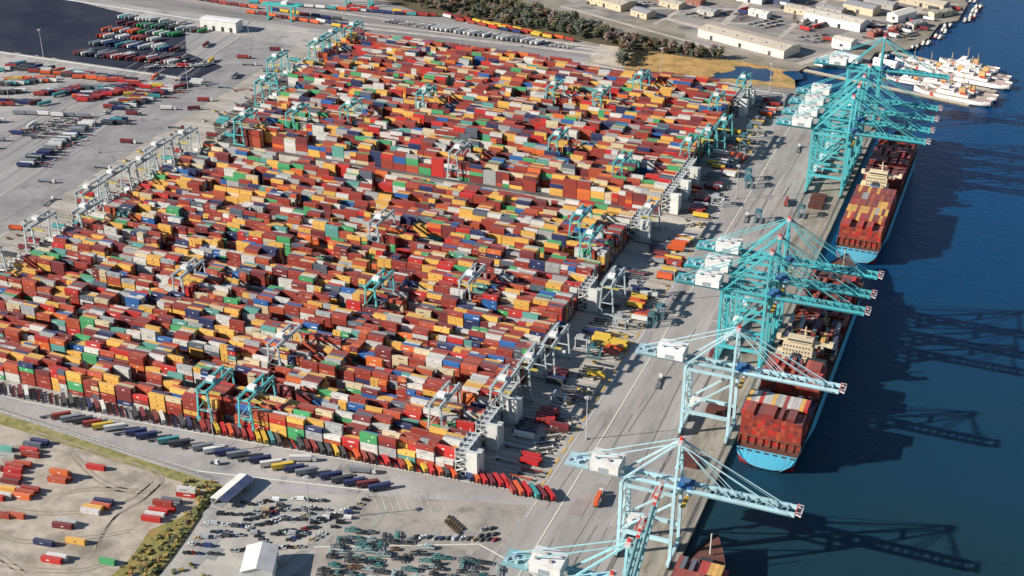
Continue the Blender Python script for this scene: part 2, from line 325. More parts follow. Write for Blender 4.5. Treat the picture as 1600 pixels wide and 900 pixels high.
# ------------------------------------------------------------ containers
CL, CW, CH = 12.19, 2.44, 3.32; LAYER = 3.4
PAL = {  # name: (colour, weight)
    'rust red': (lin(156, 58, 46), 26), 'maroon': (lin(122, 50, 52), 11), 'brick orange': (lin(182, 82, 54), 9), 'yellow': (lin(232, 178, 86), 17),
    'white': (lin(216, 212, 202), 12), 'light grey': (lin(172, 172, 168), 8), 'navy blue': (lin(40, 50, 92), 6), 'bright blue': (lin(40, 100, 164), 3.5),
    'orange': (lin(220, 110, 52), 4), 'bright red': (lin(198, 46, 42), 6), 'green': (lin(76, 164, 104), 5), 'teal': (lin(96, 160, 148), 2.5), 'slate grey': (lin(92, 100, 112), 4), 'cream': (lin(216, 196, 158), 6)}
PN = list(PAL); PW = [PAL[k][1] for k in PN]
def pick(rr=rnd): return rr.choices(PN, PW)[0]
MARKC = {'yellow': lin(70, 52, 30), 'rust red': lin(200, 150, 140), 'maroon': lin(225, 205, 205), 'navy blue': lin(190, 200, 220), 'bright blue': lin(235, 240, 250),
         'white': lin(150, 150, 160), 'light grey': lin(90, 110, 130), 'orange': lin(240, 220, 200), 'bright red': lin(240, 225, 215), 'green': lin(225, 240, 225),
         'teal': lin(230, 240, 240), 'brick orange': lin(220, 170, 150), 'slate grey': lin(190, 190, 190), 'cream': lin(120, 90, 70)}
FADE = (.36, .31, .30)
def add_container(M, x, y, z, name, L=CL, rr=rnd, full=True, lo=.10, sides=()):
    c = jit(PAL[name][0], lo, rr)
    top = tuple(min(1, t * .86 + .14 * g_) for t, g_ in zip(c, FADE))
    end = tuple(t * .96 for t in c)
    hx, hy = L / 2, CW / 2
    M.box(x - hx, x + hx, y - hy, y + hy, z, z + CH, c, [c, top, c, end, c, end], skip=(0,) + tuple(sides))
    if not full: return
    dk = tuple(t * .55 for t in c)
    for sx in (-hx + .12, hx - .12):                     # corner posts
        M.quad([(x + sx - .12, y - hy - .02, z), (x + sx + .12, y - hy - .02, z), (x + sx + .12, y - hy - .02, z + CH), (x + sx - .12, y - hy - .02, z + CH)], dk)
    M.quad([(x - hx, y - hy - .025, z), (x + hx, y - hy - .025, z), (x + hx, y - hy - .025, z + .22), (x - hx, y - hy - .025, z + .22)], dk)
    if rr.random() < .75:
        mc = MARKC[name]; wd = rr.choice((.5, .8, 2.2)) if name != 'yellow' else .55; hh = rr.choice((.5, .9)); ox = rr.uniform(-.3, .3) * L * (0 if name == 'yellow' else 1)
        zc = z + CH * .55
        M.quad([(x + ox - wd, y - hy - .03, zc - hh / 2), (x + ox + wd, y - hy - .03, zc - hh / 2), (x + ox + wd, y - hy - .03, zc + hh / 2), (x + ox - wd, y - hy - .03, zc + hh / 2)], mc)
    for q in (-.5, 0, .5):                                # door bars on the end
        M.quad([(x + hx + .03, y + q * 1.3 - .05, z + .2), (x + hx + .03, y + q * 1.3 + .05, z + .2), (x + hx + .03, y + q * 1.3 + .05, z + CH - .2), (x + hx + .03, y + q * 1.3 - .05, z + CH - .2)], dk)
CMESH = {}
def container_mesh(name, L=CL, var=0):
    k = (name, L, var)
    if k not in CMESH:
        M = MB(); add_container(M, 0, 0, 0, name, L, random.Random(hash(name) % 999 + var * 7 if False else len(name) * 31 + var * 7 + PN.index(name)))
        CMESH[k] = M.mesh('shipping_container', PAINT)
    return CMESH[k]

NB1, NB2, NROW, NBAY = 12, 10, 9, 33
RP, BP = 2.78, 12.66                                      # row and bay pitch
blocks = []
for b in range(NB1): blocks.append((633 + b * 32.3, -150.5, .040 - .003 * b))
for b in range(NB2): blocks.append((1048 + b * 31.0, -141.5, .004 - .003 * b))
def vnoise(seed):
    g = {}
    rr = random.Random(seed)
    def f(x, y):
        xi, yi = math.floor(x), math.floor(y); fx, fy = x - xi, y - yi
        h = lambda a, b: g.setdefault((a, b), rr.random())
        s = lambda t: t * t * (3 - 2 * t)
        return (h(xi, yi) * (1 - s(fx)) + h(xi + 1, yi) * s(fx)) * (1 - s(fy)) + (h(xi, yi + 1) * (1 - s(fx)) + h(xi + 1, yi + 1) * s(fx)) * s(fy)
    return f
vn = vnoise(3); vn2 = vnoise(11)
yard = []                                                 # x, y, z, name, L, block, row, bay, tier, exposed-side, top
for bi, (y0, xr, sk) in enumerate(blocks):
    nb = NBAY + (1 if bi > 12 else 0) + (2 if bi > 16 else 0)
    H = [[0] * NROW for _ in range(nb)]
    K = [[0] * NROW for _ in range(nb)]
    for i in range(nb):
        for j in range(NROW):
            v = vn(i * .5, (bi * NROW + j) * .36) * .55 + vn2(i * 1.3, (bi * NROW + j) * 1.05) * .62
            h = int(1.6 + v * 5.4)
            if rnd.random() < .07: h -= rnd.choice((1, 2, 3))
            if j == 0 and bi == 0: h = max(h, 3)
            if i < 2: h = max(h, rnd.choice((3, 4, 5)))
            H[i][j] = max(0, min(5, h)); K[i][j] = rnd.random() < .13
    for _ in range(13):                                  # slots being worked: low patches a bay or two long
        i0 = rnd.randrange(2, nb - 2); j0 = rnd.randrange(0, NROW); hh = rnd.choice((0, 1, 1, 2))
        for i in range(i0, min(nb, i0 + rnd.choice((1, 1, 2)))):
            for j in range(j0, min(NROW, j0 + rnd.randrange(2, 7))): H[i][j] = min(H[i][j], hh + rnd.choice((0, 0, 1)))
    for _ in range(9):                                   # and full ones
        i0 = rnd.randrange(0, nb - 1); j0 = rnd.randrange(0, NROW)
        for j in range(j0, min(NROW, j0 + rnd.randrange(1, 5))): H[i0][j] = 5
    lastcol = None
    for i in range(nb):
        x = xr - BP * (i + .5)
        for j in range(NROW):
            y = y0 + RP * (j + .5) + sk * (x + 150)
            runname = lastcol if rnd.random() < .34 else None
            for t in range(H[i][j]):
                nm = runname if (runname and rnd.random() < .5) else pick(); runname = lastcol = nm
                front = j == 0 or H[i][j - 1] <= t
                right = i == 0 or H[i - 1][j] <= t
                topv = t == H[i][j] - 1
                back = j == NROW - 1 or H[i][j + 1] <= t
                left = i == nb - 1 or H[i + 1][j] <= t
                if not (front or right or topv or back or left): continue
                if K[i][j]:
                    nm2 = pick()
                    yard.append((x - 3.07, y, .12 + t * LAYER, nm, 6.06, bi, j, i, t, front, topv)); yard.append((x + 3.07, y, .12 + t * LAYER, nm2, 6.06, bi, j, i, t, front, topv))
                else: yard.append((x, y, .12 + t * LAYER, nm, CL, bi, j, i, t, front, topv))

LOTBOX = [  # loose boxes in the dirt lot: x, y, colour, stacked-level, turn
    (-370, 540, 'rust red', 0), (-373, 543.5, 'brick orange', 0), (-371.5, 537, 'brick orange', 0), (-372, 540.5, 'orange', 1), (-358, 556.8, 'bright red', 0), (-381, 519.5, 'brick orange', 0), (-395, 509, 'bright red', 0), (-392, 512.5, 'white', 0),
    (-381, 515.5, 'orange', 0), (-394, 518, 'yellow', 0), (-380.5, 523.5, 'rust red', 0), (-403, 535, 'bright red', 0), (-405, 539, 'rust red', 0), (-417.5, 546.5, 'light grey', 0), (-404, 553, 'rust red', 0), (-408, 556.6, 'bright red', 0), (-410, 562, 'slate grey', 0), (-408, 566.6, 'navy blue', 0),
    (-333.5, 518.6, 'white', 0), (-334, 522, 'yellow', 0), (-331, 525.5, 'brick orange', 0), (-332, 529.5, 'navy blue', 0), (-340, 501.4, 'maroon', 0), (-339.5, 504.8, 'light grey', 0), (-340, 484.6, 'navy blue', 0), (-324, 492.6, 'yellow', 0), (-326, 473.8, 'bright red', 0), (-325, 477.2, 'white', 0), (-296, 484.2, 'green', 0),
    (-290, 557.2, 'yellow', 0), (-290.5, 553.8, 'bright red', 0), (-290.2, 553.8, 'white', 1), (-295, 545, 'slate grey', 0), (-294, 537.6, 'bright red', 0), (-296.4, 533.9, 'bright red', 0), (-295.5, 537.6, 'rust red', 1), (-296.2, 529.8, 'white', 0), (-296, 526, 'bright red', 0), (-372, 499, 'brick orange', 0), (-380, 496.4, 'rust red', 0),
    (-398.6, 529.6, 'bright red', 0), (-397, 525.5, 'maroon', 0), (-402.2, 543, 'brick orange', 0), (-415, 521, 'rust red', 0), (-416, 533, 'maroon', 0), (-414, 509, 'brick orange', 0), (-424, 552, 'teal', 0), (-391, 490, 'rust red', 0)]
FRONTOF = 'in the sandy lot'
# choose the individual containers: the sandy lot, then the yard containers that show largest from the aircraft
def score(c):
    d2 = (c[0] - 141) ** 2 + c[1] ** 2 + 250000
    # seen wholly inside the picture?
    vx, vy, vz = c[0] - 141, c[1], c[2] + 1.5 - 500
    A = R(21.8); P = R(28)
    fx, fy = -math.sin(A), math.cos(A)
    zc = (vx * fx + vy * fy) * math.cos(P) - vz * math.sin(P); xr_ = vx * math.cos(A) + vy * math.sin(A)
    px = 800 + 2165 * xr_ / zc
    if px < 12 or px > 1590: return -1
    a = (c[4] * CH * .88 if c[9] else 0) + (c[4] * CW * .47 if c[10] else 0)
    if c[5] > 0 and c[6] == 0 and c[8] < 3: a *= .2       # hidden behind the block before it
    return a / d2
NIND = 250
ranked = sorted(range(len(yard)), key=lambda k: -score(yard[k]))
ind = set(ranked[:NIND])
LEVEL = ['bottom', 'second', 'third', 'fourth', 'fifth']
seen = {}
bulk = MB()
for k, c in enumerate(yard):
    x, y, z, nm, L, bi, j, i, t, fr, tp = c
    if k not in ind:
        add_container(bulk, x, y, z, nm, L, rnd, full=(y < 900)); continue
    o = link('shipping_container', container_mesh(nm, L, rnd.randrange(3)), loc=(x, y, z))
    size = 'short ' if L < 7 else ''
    if j == 0 and bi == 0: row = 'front row'
    else: row = nth(bi * NROW + j + 1) + ' row back'
    lab = f'{size}{nm} container, {LEVEL[t]} tier, {nth(i + 1)} stack from the quay, {row}'
    seen[lab] = seen.get(lab, 0) + 1
    if seen[lab] > 1: lab = lab.replace('container', 'container on the landward half', 1)
    tag(o, lab, 'container', 'stacked containers at the front of the yard')
for q, (x, y, nm, lv) in enumerate(LOTBOX):
    o = link('shipping_container', container_mesh(nm, CL if nm not in ('green',) else 9.5, q % 3), loc=(x, y, .06 + lv * LAYER)); o.rotation_euler.z = R(9 + rnd.uniform(-3, 3))
    if (nm, lv) == ('green', 0): lab = 'green container lying alone in the sandy lot near the bottom edge'
    else:
        k = nth(1 + sum(1 for p in LOTBOX if p[0] > x))
        lab = f'{nm} container {"on top of another" if lv else "on the ground"} in the sandy lot, {k} from the scrub'
    tag(o, lab, 'container', 'loose containers in the sandy lot')

# ------------------------------------------------------------ ships
def hull_mesh(L, B, D, keel, ratio_stern=.93, bow=.22, col=None, boot=None, deckc=None, sheer=3):
    """stations from stern (y=0) to bow (y=L); local z=0 is the waterline"""
    M = MB(); st = []
    n = 26
    for k in range(n + 1):
        t = k / n; y = t * L
        if t < .05: wdk = ratio_stern + (1 - ratio_stern) * t / .05; wwl = .45 + .55 * t / .05 * .5
        elif t < 1 - bow: wdk = 1; wwl = min(1, .72 + (t - .05) * 2.2)
        else:
            s = (t - (1 - bow)) / bow; wdk = max(.02, 1 - s ** 2.2); wwl = max(.01, 1 - s ** 1.35)
        zd = D + (sheer * max(0, (t - .86) / .14) ** 1.5)
        if t < .05: y = L * .012 * (1 - t / .05) * -1 + y
        st.append((y, B / 2 * wwl, B / 2 * wdk, zd))
    for a, b in zip(st, st[1:]):
        for s in (-1, 1):
            def P(q, w_, z): return (s * w_, q[0], z)
            lv = [(lambda q: (q[1] * .8, keel)), (lambda q: (q[1], .6)), (lambda q: (q[1] * .35 + q[2] * .65, q[3] * .5)), (lambda q: (q[2], q[3])), (lambda q: (q[2], q[3] + 1.1))]
            for i in range(4):
                w0, z0 = lv[i](a); w1, z1 = lv[i + 1](a); v0, y0 = lv[i](b); v1, y1 = lv[i + 1](b)
                f = [P(a, w0, z0), P(b, v0, y0), P(b, v1, y1), P(a, w1, z1)]
                M.quad(f if s > 0 else f[::-1], boot if i == 0 else (tuple(v * .35 for v in col) if i == 3 and a[0] > L * .04 else col))  # bulwark along the sides painted darker to stand in for shade
        M.quad([(-a[2], a[0], a[3]), (a[2], a[0], a[3]), (b[2], b[0], b[3]), (-b[2], b[0], b[3])], deckc)
    # transom, raked and rounded at its lower edge
    a = st[0]; n2 = 12; top, low = [], []
    for k in range(n2 + 1):
        u = -1 + 2 * k / n2
        top.append((u * a[2], a[0], a[3] + 1.1)); low.append((u * a[2] * .97, a[0] + 1.2 * u * u, .9 + (a[3] * .55) * abs(u) ** 3))
    for k in range(n2):
        M.quad([low[k], low[k + 1], top[k + 1], top[k]], col)
        l0, l1 = low[k], low[k + 1]
        M.quad([(l0[0] * .9, l0[1] + 5, keel), (l1[0] * .9, l1[1] + 5, keel), (l1[0], l1[1], l1[2]), l0], boot)
    return M
WHITE = lin(222, 216, 205); CREAM = lin(226, 208, 172); DECK = lin(96, 62, 54); DKGREY = (.05, .05, .055)
def make_superstructure(root, y, B, D, H, funnel_col, cream=WHITE):
    hw = B / 2 - 1; n = 3; h1 = D + 11
    M = MB()
    M.box(-hw * .95, hw * .40, y, y + 12, D + .02, h1, cream); M.box(hw * .40, hw * .8, y + 4, y + 11, D + .02, h1 - 4, tuple(v * .8 for v in cream))
    for k in range(n): M.box(-hw * .72, hw * .34, y + .5 + .5 * k, y + 11.0, h1 + k * 2.9, h1 + 2.65 + k * 2.9, cream)
    hb = h1 + n * 2.9
    M.box(-hw * .98, hw * .98, y + 5, y + 9.5, hb, hb + .8, cream)
    M.box(-hw * .98, -hw * .5, y - 5, y - .02, D + .02, D + 8, cream); M.box(hw * .35, hw * .9, y - 7, y - .02, D + .02, D + 6, cream)
    for q in range(3): M.box(hw * (.2 + .2 * q), hw * (.3 + .2 * q), y + 2, y + 4, hb + .02, hb + 1.4, tuple(v * .8 for v in cream))
    sup = M.build('superstructure', SHIPP, root)
    M = MB(); M.box(-hw * .6, hw * .3, y + 3.4, y + 10.2, hb + .82, hb + 3.6, cream); M.box(-hw, -hw * .84, y + 5.6, y + 9, hb + .82, hb + 3, cream); M.box(hw * .84, hw, y + 5.6, y + 9, hb + .82, hb + 3, cream)
    M.build('bridge', SHIPP, sup)
    M = MB(); M.box(-hw * .58, hw * .28, y + 3.3, y + 3.37, hb + 1.6, hb + 2.9, DKGREY)
    for k in range(n):
        for q in range(9):
            xx = -hw * .68 + q * hw * .98 / 9
            M.box(xx, xx + 1.1, y + .42 + .5 * k, y + .49 + .5 * k, h1 + .9 + k * 2.9, h1 + 2.0 + k * 2.9, DKGREY)
    M.build('windows', SHIPP, sup)
    M = MB(); M.tube((0, y + 7, hb + 3.6), (0, y + 7, hb + 12), .45, cream); M.beam((-3.5, y + 7, hb + 9), (3.5, y + 7, hb + 9), .4, .4, cream); M.box(-1, 1, y + 6, y + 6.4, hb + 7, hb + 7.4, cream)
    M.build('radar_mast', SHIPP, sup)
    M = MB(); M.prism([(-6.2, y - 12), (1.2, y - 12), (1.2, y - 6), (-.6, y - 4.6), (-4.6, y - 4.6), (-6.2, y - 6)], D + .02, D + 17, funnel_col); M.box(-5.4, .4, y - 11.6, y - 6.4, D + 17.02, D + 18.2, DKGREY)
    for q in (-4, -2.5, -1): M.tube((q, y - 9, D + 18.2), (q, y - 9, D + 20.2), .45, DKGREY)
    M.build('funnel', SHIPP, root)
    M = MB(); M.box(-hw * .9, hw * .9, y - 14.5, y - 12.1, D + .02, D + 5, tuple(v * .9 for v in cream)); M.box(hw * .4, hw * .85, y - 12, y - 7.5, D + .02, D + 8.5, cream); M.build('engine_casing', SHIPP, root)
def make_ship(name, loc, L, B, D, label, sup_y, bays, hullcol, funnel, rz=0, cream=WHITE):
    r = empty(name, loc, rz); tag(r, label, 'container ship', 'container ships along the quay')
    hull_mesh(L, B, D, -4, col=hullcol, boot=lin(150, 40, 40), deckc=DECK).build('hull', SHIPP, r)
    M = MB(); n = 7                                       # open mooring ports in the stern bulwark
    for k in range(n):
        u = -.8 + 1.6 * k / (n - 1); M.box(u * B / 2 - 1.5, u * B / 2 + 1.5, -L * .012 - .12, -L * .012 - .04, D - .9, D + .3, DKGREY)
    M.build('mooring_port', SHIPP, r)
    make_superstructure(r, sup_y, B, D, 30, funnel, cream)
    # hatch covers and lashing bridges
    for (yb, hts) in bays:
        hc = MB(); lb = MB()
        hc.box(-B / 2 + 2, B / 2 - 2, yb, yb + 12.4, D + .02, D + 1.6, lin(118, 70, 58))
        lb.box(-B / 2 + .6, B / 2 - .6, yb - 1.25, yb - .35, D + 6.2, D + 6.6, lin(120, 78, 66))
        for q in range(9):
            xx = -B / 2 + .8 + q * (B - 1.6) / 8; lb.box(xx - .2, xx + .2, yb - 1.1, yb - .5, D + .03, D + 6.2, lin(120, 78, 66))
        hc.build('hatch_cover', SHIPP, r); lb.build('lashing_bridge', SHIPP, r)
    M = MB()
    for s in (-1, 1):
        M.box(s * (B / 2 - 1.4) - .5, s * (B / 2 - 1.4) + .5, L * .80, L * .86, D + .05, D + 1.2, cream)
    yb = L * .93
    M.tube((0, yb, D + 2), (0, yb, D + 16), .4, cream); M.box(-3.5, 3.5, yb - 9, yb - 6, D + 2, D + 4, DKGREY); M.box(-4, -1.5, yb - 14, yb - 11, D + 2, D + 3.4, cream); M.box(1.5, 4, yb - 14, yb - 11, D + 2, D + 3.4, cream)
    M.build('foredeck_gear', SHIPP, r)
    # the cargo goes with the other containers of the port
    ca, sa = math.cos(rz), math.sin(rz); rr = random.Random(len(label))
    for (yb, hts) in bays:
        nr = int((B - 1.2) / 2.52)
        for q in range(nr):
            lx = (q - (nr - 1) / 2) * 2.52
            h = hts(q, nr, rr)
            for t in range(h[0]):
                nm = h[1](t, h[0], rr)
                if t < h[0] - 1 and 0 < q < nr - 1 and nm is not None and yb > 6 and rr.random() < 0: continue
                c = jit(PAL[nm][0], .16, rr); top = tuple(min(1, v * .84 + .16 * g_) for v, g_ in zip(c, FADE)); z0 = loc[2] + D + 1.65 + t * 2.72
                cx, cy = loc[0] + lx, loc[1] + yb + 6.2
                bulk.box(cx - 1.22, cx + 1.22, cy - 6.1, cy + 6.1, z0, z0 + 2.62, c, [c, top, c, c, c, c], skip=(0,))
                dk = tuple(v * .6 for v in c)
                for u in (-.45, .45): bulk.quad([(cx + u - .06, cy - 6.13, z0 + .2), (cx + u + .06, cy - 6.13, z0 + .2), (cx + u + .06, cy - 6.13, z0 + 2.4), (cx + u - .06, cy - 6.13, z0 + 2.4)], dk)
    return r
def const(h, names): return lambda q, n, rr: (max(0, h + rr.choice((0, 0, 0, -1))), lambda t, H, r2: r2.choice(names))
REDS = ['rust red', 'rust red', 'maroon', 'brick orange', 'bright red', 'rust red']
def topped(h, names, tops, p=.8):
    def f(q, n, rr):
        tp = rr.choice(tops) if rr.random() < p else rr.choice(names)
        return (h, lambda t, H, r2: tp if t >= H - 1 else r2.choice(names))
    return f
def sparse(hmax, names): return lambda q, n, rr: (rr.choice((0, 0, 1, 1, 2, hmax)), lambda t, H, r2: r2.choice(names))
MIXN = ['rust red', 'maroon', 'yellow', 'white', 'slate grey', 'navy blue', 'light grey', 'teal']
bays2 = [(3.5, const(8, REDS)), (17.5, topped(8, REDS, ['white', 'light grey', 'white', 'yellow', 'bright red'])), (33, const(2, ['maroon', 'rust red', 'slate grey', 'navy blue'])), (47, sparse(2, ['maroon', 'slate grey', 'navy blue'])),
         (61, const(6, REDS)), (75, const(6, REDS + ['brick orange'])), (120, sparse(5, MIXN)), (134, sparse(4, MIXN)), (148, sparse(3, MIXN)), (162, sparse(4, MIXN)), (176, sparse(3, REDS)), (190, sparse(3, REDS)), (204, const(3, REDS)), (218, sparse(3, REDS)), (232, sparse(2, REDS))]
SHIPZ = -2.5
make_ship('container_ship', (24.5, 716, SHIPZ), 285, 40.2, 12.5, 'container ship with light blue rounded stern and a high wall of red containers', 99, bays2, lin(84, 176, 204), lin(70, 150, 190), cream=lin(206, 190, 160))
bays3 = [(4, const(6, REDS)), (18, topped(6, REDS, ['yellow', 'rust red', 'maroon'], .5)), (32, topped(6, REDS, ['yellow', 'yellow', 'rust red', 'light grey'], .6)), (46, topped(6, REDS, ['rust red', 'yellow', 'maroon'], .5)),
         (60, topped(6, REDS, ['maroon', 'light grey', 'rust red', 'yellow'], .6)), (74, topped(6, REDS, ['yellow', 'rust red', 'yellow', 'maroon'], .7)), (124, const(5, ['maroon', 'rust red', 'maroon'])), (138, const(4, ['maroon', 'rust red'])), (152, const(5, ['maroon', 'rust red'])), (166, const(5, REDS)), (180, const(5, ['maroon', 'rust red'])), (194, const(4, REDS)), (208, const(5, REDS)), (222, const(3, REDS))]
make_ship('container_ship', (29, 1022, SHIPZ), 275, 36, 11.5, 'container ship with yellow and red boxes berthed below the far bunch of cranes', 102, bays3, lin(84, 166, 190), lin(60, 140, 180), cream=CREAM)
bays1 = [(198, const(2, ['bright red', 'rust red', 'yellow', 'slate grey'])), (184, const(3, REDS)), (170, const(4, REDS))]
make_ship('container_ship', (17, 382, SHIPZ), 240, 29, 10.5, 'dark hulled container ship showing only its cluttered bow at the bottom edge', 20, bays1, lin(36, 40, 60), lin(60, 60, 70))

# ------------------------------------------------------------ ship-to-shore cranes
PALE = lin(172, 206, 212); TEAL = lin(72, 172, 178); PINKW = lin(206, 190, 188); SIGNR = lin(200, 60, 52); HOUSEW = lin(228, 224, 218); BLUE = lin(40, 96, 150)
def rotp(p, hinge, a):
    x, z = p[0] - hinge[0], p[2] - hinge[1]; ca, sa = math.cos(a), math.sin(a)
    return (hinge[0] + x * ca - z * sa, p[1], hinge[1] + x * sa + z * ca)
def make_sts(col, G, AP, raised, out_=66, light=1.0):
    r = empty('ship_to_shore_crane')
    c2 = tuple(v * .9 for v in col)
    GA, YS = -30.0, 8.6
    for x in (0, GA):                                   # four legs
        for s in (-1, 1):
            M = MB(); M.beam((x, s * YS, 2.2), (x, s * (YS - .8), G - 1), 1.9, 1.7, col)
            leg = M.build('leg', STEEL, r)
    for x in (0, GA):
        M = MB(); M.box(x - .9, x + .9, -YS - 4, YS + 4, 3.4, 5.6, col); M.build('sill_beam', STEEL, r)
        for s in (-1, 1):
            M = MB()
            for q in (-3, -1, 1, 3): M.box(x - .6, x + .6, s * YS + q - .8, s * YS + q + .8, .2, 2.0, DKGREY)
            M.box(x - .7, x + .7, s * YS - 4, s * YS + 4, 2.0, 3.4, c2); M.build('bogie', STEEL, r)
        M = MB(); M.box(x - .8, x + .8, -YS + .9, YS - .9, G - 3.4, G - 1.2, col); M.build('upper_cross_beam', STEEL, r)
    for s in (-1, 1):
        M = MB(); M.box(GA + .9, -.9, s * YS - .7, s * YS + .7, 16, 18.2, col); M.build('portal_beam', STEEL, r)
        M = MB(); M.beam((GA + 1, s * (YS - .3), 18), (-1, s * (YS - .7), G - 8), 1.0, 1.0, col); M.build('diagonal_brace', STEEL, r)
        M = MB(); M.box(GA + .9, -.9, s * (YS - .8) - .6, s * (YS - .8) + .6, G - 3.2, G - 1.4, col); M.build('upper_tie_beam', STEEL, r)
    # girder
    M = MB()
    for s in (-1, 1): M.box(-64, 2, s * 3.6 - .7, s * 3.6 + .7, G - 1, G + 1.3, col)
    for k in range(12): M.box(-63.5 + k * 5.6, -62.9 + k * 5.6, -2.9, 2.9, G - .6, G + .6, c2)
    for s in (-1, 1):
        M.box(-64, 2, s * 5.4 - .5, s * 5.4 + .5, G + .2, G + .35, tuple(v * .7 for v in col))
        M.box(-64, 2, s * 5.9 - .05, s * 5.9 + .05, G + 1.2, G + 1.3, col)
    gd = M.build('girder', STEEL, r)
    M = MB()                                            # rear platform of the back reach
    M.box(-64, -50, -6.5, 6.5, G + 1.35, G + 1.6, tuple(v * .8 for v in col))
    for q in range(5): M.box(-63 + q * 2.7, -61.4 + q * 2.7, -4 + (q % 2) * 3, -1 + (q % 2) * 3, G + 1.6, G + 2.6 + (q % 3) * .5, jit(lin(160, 180, 190), .2))
    M.build('rear_platform', STEEL, gd)
    # machinery house
    M = MB(); hb = G + 1.4
    M.box(-49, -32.5, -6.8, 6.8, hb, hb + 6.2, HOUSEW)
    M.quad([(-49.3, -7.1, hb + 6.2), (-32.2, -7.1, hb + 6.2), (-32.2, 0, hb + 7.0), (-49.3, 0, hb + 7.0)], HOUSEW); M.quad([(-49.3, 0, hb + 7.0), (-32.2, 0, hb + 7.0), (-32.2, 7.1, hb + 6.2), (-49.3, 7.1, hb + 6.2)], HOUSEW)
    for e in (-49.3, -32.2): M.quad([(e, -7.1, hb + 6.2), (e, 7.1, hb + 6.2), (e, 0, hb + 7.0)], HOUSEW)
    mh = M.build('machinery_house', BUILD, r)
    M = MB()
    for q in range(4): M.box(-47 + q * 3.8, -45.4 + q * 3.8, -4.5 + (q % 2) * 5, -3 + (q % 2) * 5, hb + 6.4, hb + 7.6, jit(lin(170, 165, 160), .15))
    M.build('roof_vent', BUILD, mh)
    M = MB(); M.box(-44, -38, -6.87, -6.82, hb + .3, hb + 3.2, lin(150, 160, 165)); M.build('shutter_door', BUILD, mh)
    # apex frame
    M = MB()
    for s in (-1, 1):
        M.beam((0, s * (YS - .8), G - 1), (0, s * 2.2, AP), 1.3, 1.3, col)
        M.beam((GA + 1, s * 6.4, G + 1), (-.4, s * 2.2, AP - .5), 1.0, 1.0, col)
    M.box(-1.4, 1.4, -3.2, 3.2, AP - .8, AP + .6, PINKW); M.box(-1, 1, -YS + 2.6, YS - 2.6, (G + AP) / 2 - .5, (G + AP) / 2 + .5, col)
    M.box(-.8, .8, -.8, .8, AP + .6, AP + 2.0, SIGNR)
    M.build('apex_frame', STEEL, r)
    for s in (-1, 1):
        M = MB(); M.beam((-62, s * 3.6, G + 1.3), (0, s * 2.6, AP), .45, .45, col); M.build('backstay', STEEL, r)
    hinge = (2.4, G); a = R(80) if raised else 0
    def T(p): return rotp(p, hinge, a)
    M = MB(); L = out_
    for s in (-1, 1): M.beam(T((2.4, s * 3.6, G + .1)), T((L - 5, s * 3.6, G + .1)), 1.5, 2.3, col)
    for k in range(11): M.beam(T((4 + k * 5.6, -3, G + .2)), T((4 + k * 5.6, 3, G + .2)), .7, .8, c2)
    for s in (-1, 1): M.beam(T((3, s * 5.3, G + .4)), T((L - 5, s * 5.3, G + .4)), .9, .15, tuple(v * .7 for v in col))
    for k in range(10):
        M.beam(T((5 + k * 5.6, -3, G + 1.2)), T((10 + k * 5.6, 3, G + 1.2)), .3, .3, c2)
    bm = M.build('boom', STEEL, r)
    M = MB()
    for s in (-1, 1):
        if raised:
            for k in range(4): M.beam(T((L - 5 + k * 1.9, s * 3.6, G + .1)), T((L - 5 + (k + 1) * 1.9, s * 3.6, G + .1)), 1.7, 2.5, SIGNR if k % 2 == 0 else PINKW)
        else:
            M.beam(T((L - 5, s * 3.6, G + .1)), T((L - 1.5, s * 3.6, G + .1)), 1.5, 2.3, col); M.beam(T((L - 1.5, s * 3.6, G + .6)), T((L + 2, s * 3.6, G + .6)), .8, .8, PINKW)
            M.beam(T((L - 1.5, s * 3.6, G + 2.2)), T((L + 2, s * 3.6, G + 2.2)), .25, .25, PINKW); M.beam(T((L, s * 3.6, G + .6)), T((L, s * 3.6, G + 2.2)), .25, .25, PINKW)
    M.beam(T((L + 1.4, -4.4, G + .5)), T((L + 1.4, 4.4, G + .5)), 1.2, 1.0, PINKW); M.beam(T((L - 1, -4.6, G + 2)), T((L - 1, 4.6, G + 2)), .5, .5, SIGNR); M.beam(T((L - 1.3, -4, G + .4)), T((L + 1.2, 4, G + .4)), .4, .4, DKGREY)
    M.build('boom_tip', STEEL, bm)
    if not raised:
        for (bx, zz) in ((30, 0), (56, -1.0)):
            for s in (-1, 1):
                M = MB(); M.beam((0, s * 2.4, AP + zz * .6), (bx, s * 3.6, G + 1.4), .5, .5, col); M.beam((0, s * 1.8, AP + zz * .6 - .5), (bx - 3, s * 3.3, G + 1.4), .22, .22, c2); M.build('forestay', STEEL, r)
    else:
        for s in (-1, 1):
            M = MB(); t1 = T((30, s * 3.6, G + 1.4)); M.beam((0, s * 2.4, AP), (t1[0] - 4, s * 3, AP - 8), .4, .4, col); M.beam((t1[0] - 4, s * 3, AP - 8), t1, .4, .4, col); M.build('forestay', STEEL, r)
    # trolley and operator cab
    tx = -12 if raised else 4.5
    M = MB(); M.box(tx - 4, tx + 4, -4.2, 4.2, G + 1.35, G + 2.6, BLUE); M.box(tx - 2, tx + 2, -3, 3, G + 2.6, G + 4.0, lin(60, 110, 150)); tr = M.build('trolley', STEEL, r)  # shade at the boom hinge painted into the trolley's dark blue
    M = MB(); M.box(tx + 1, tx + 3.6, -2.4, .6, G - 4.2, G - 1.2, HOUSEW); M.box(tx + 3.62, tx + 3.68, -2.2, .4, G - 3.8, G - 2, DKGREY); M.build('operator_cab', STEEL, tr)
    M = MB()
    for s in (-1, 1):
        for q in (-3, 3): M.beam((tx + q * .5, s * 2, G + 1.3), (tx + q * .5, s * 2, G - 9.5), .12, .12, DKGREY)
    M.build('hoist_rope', STEEL, tr)
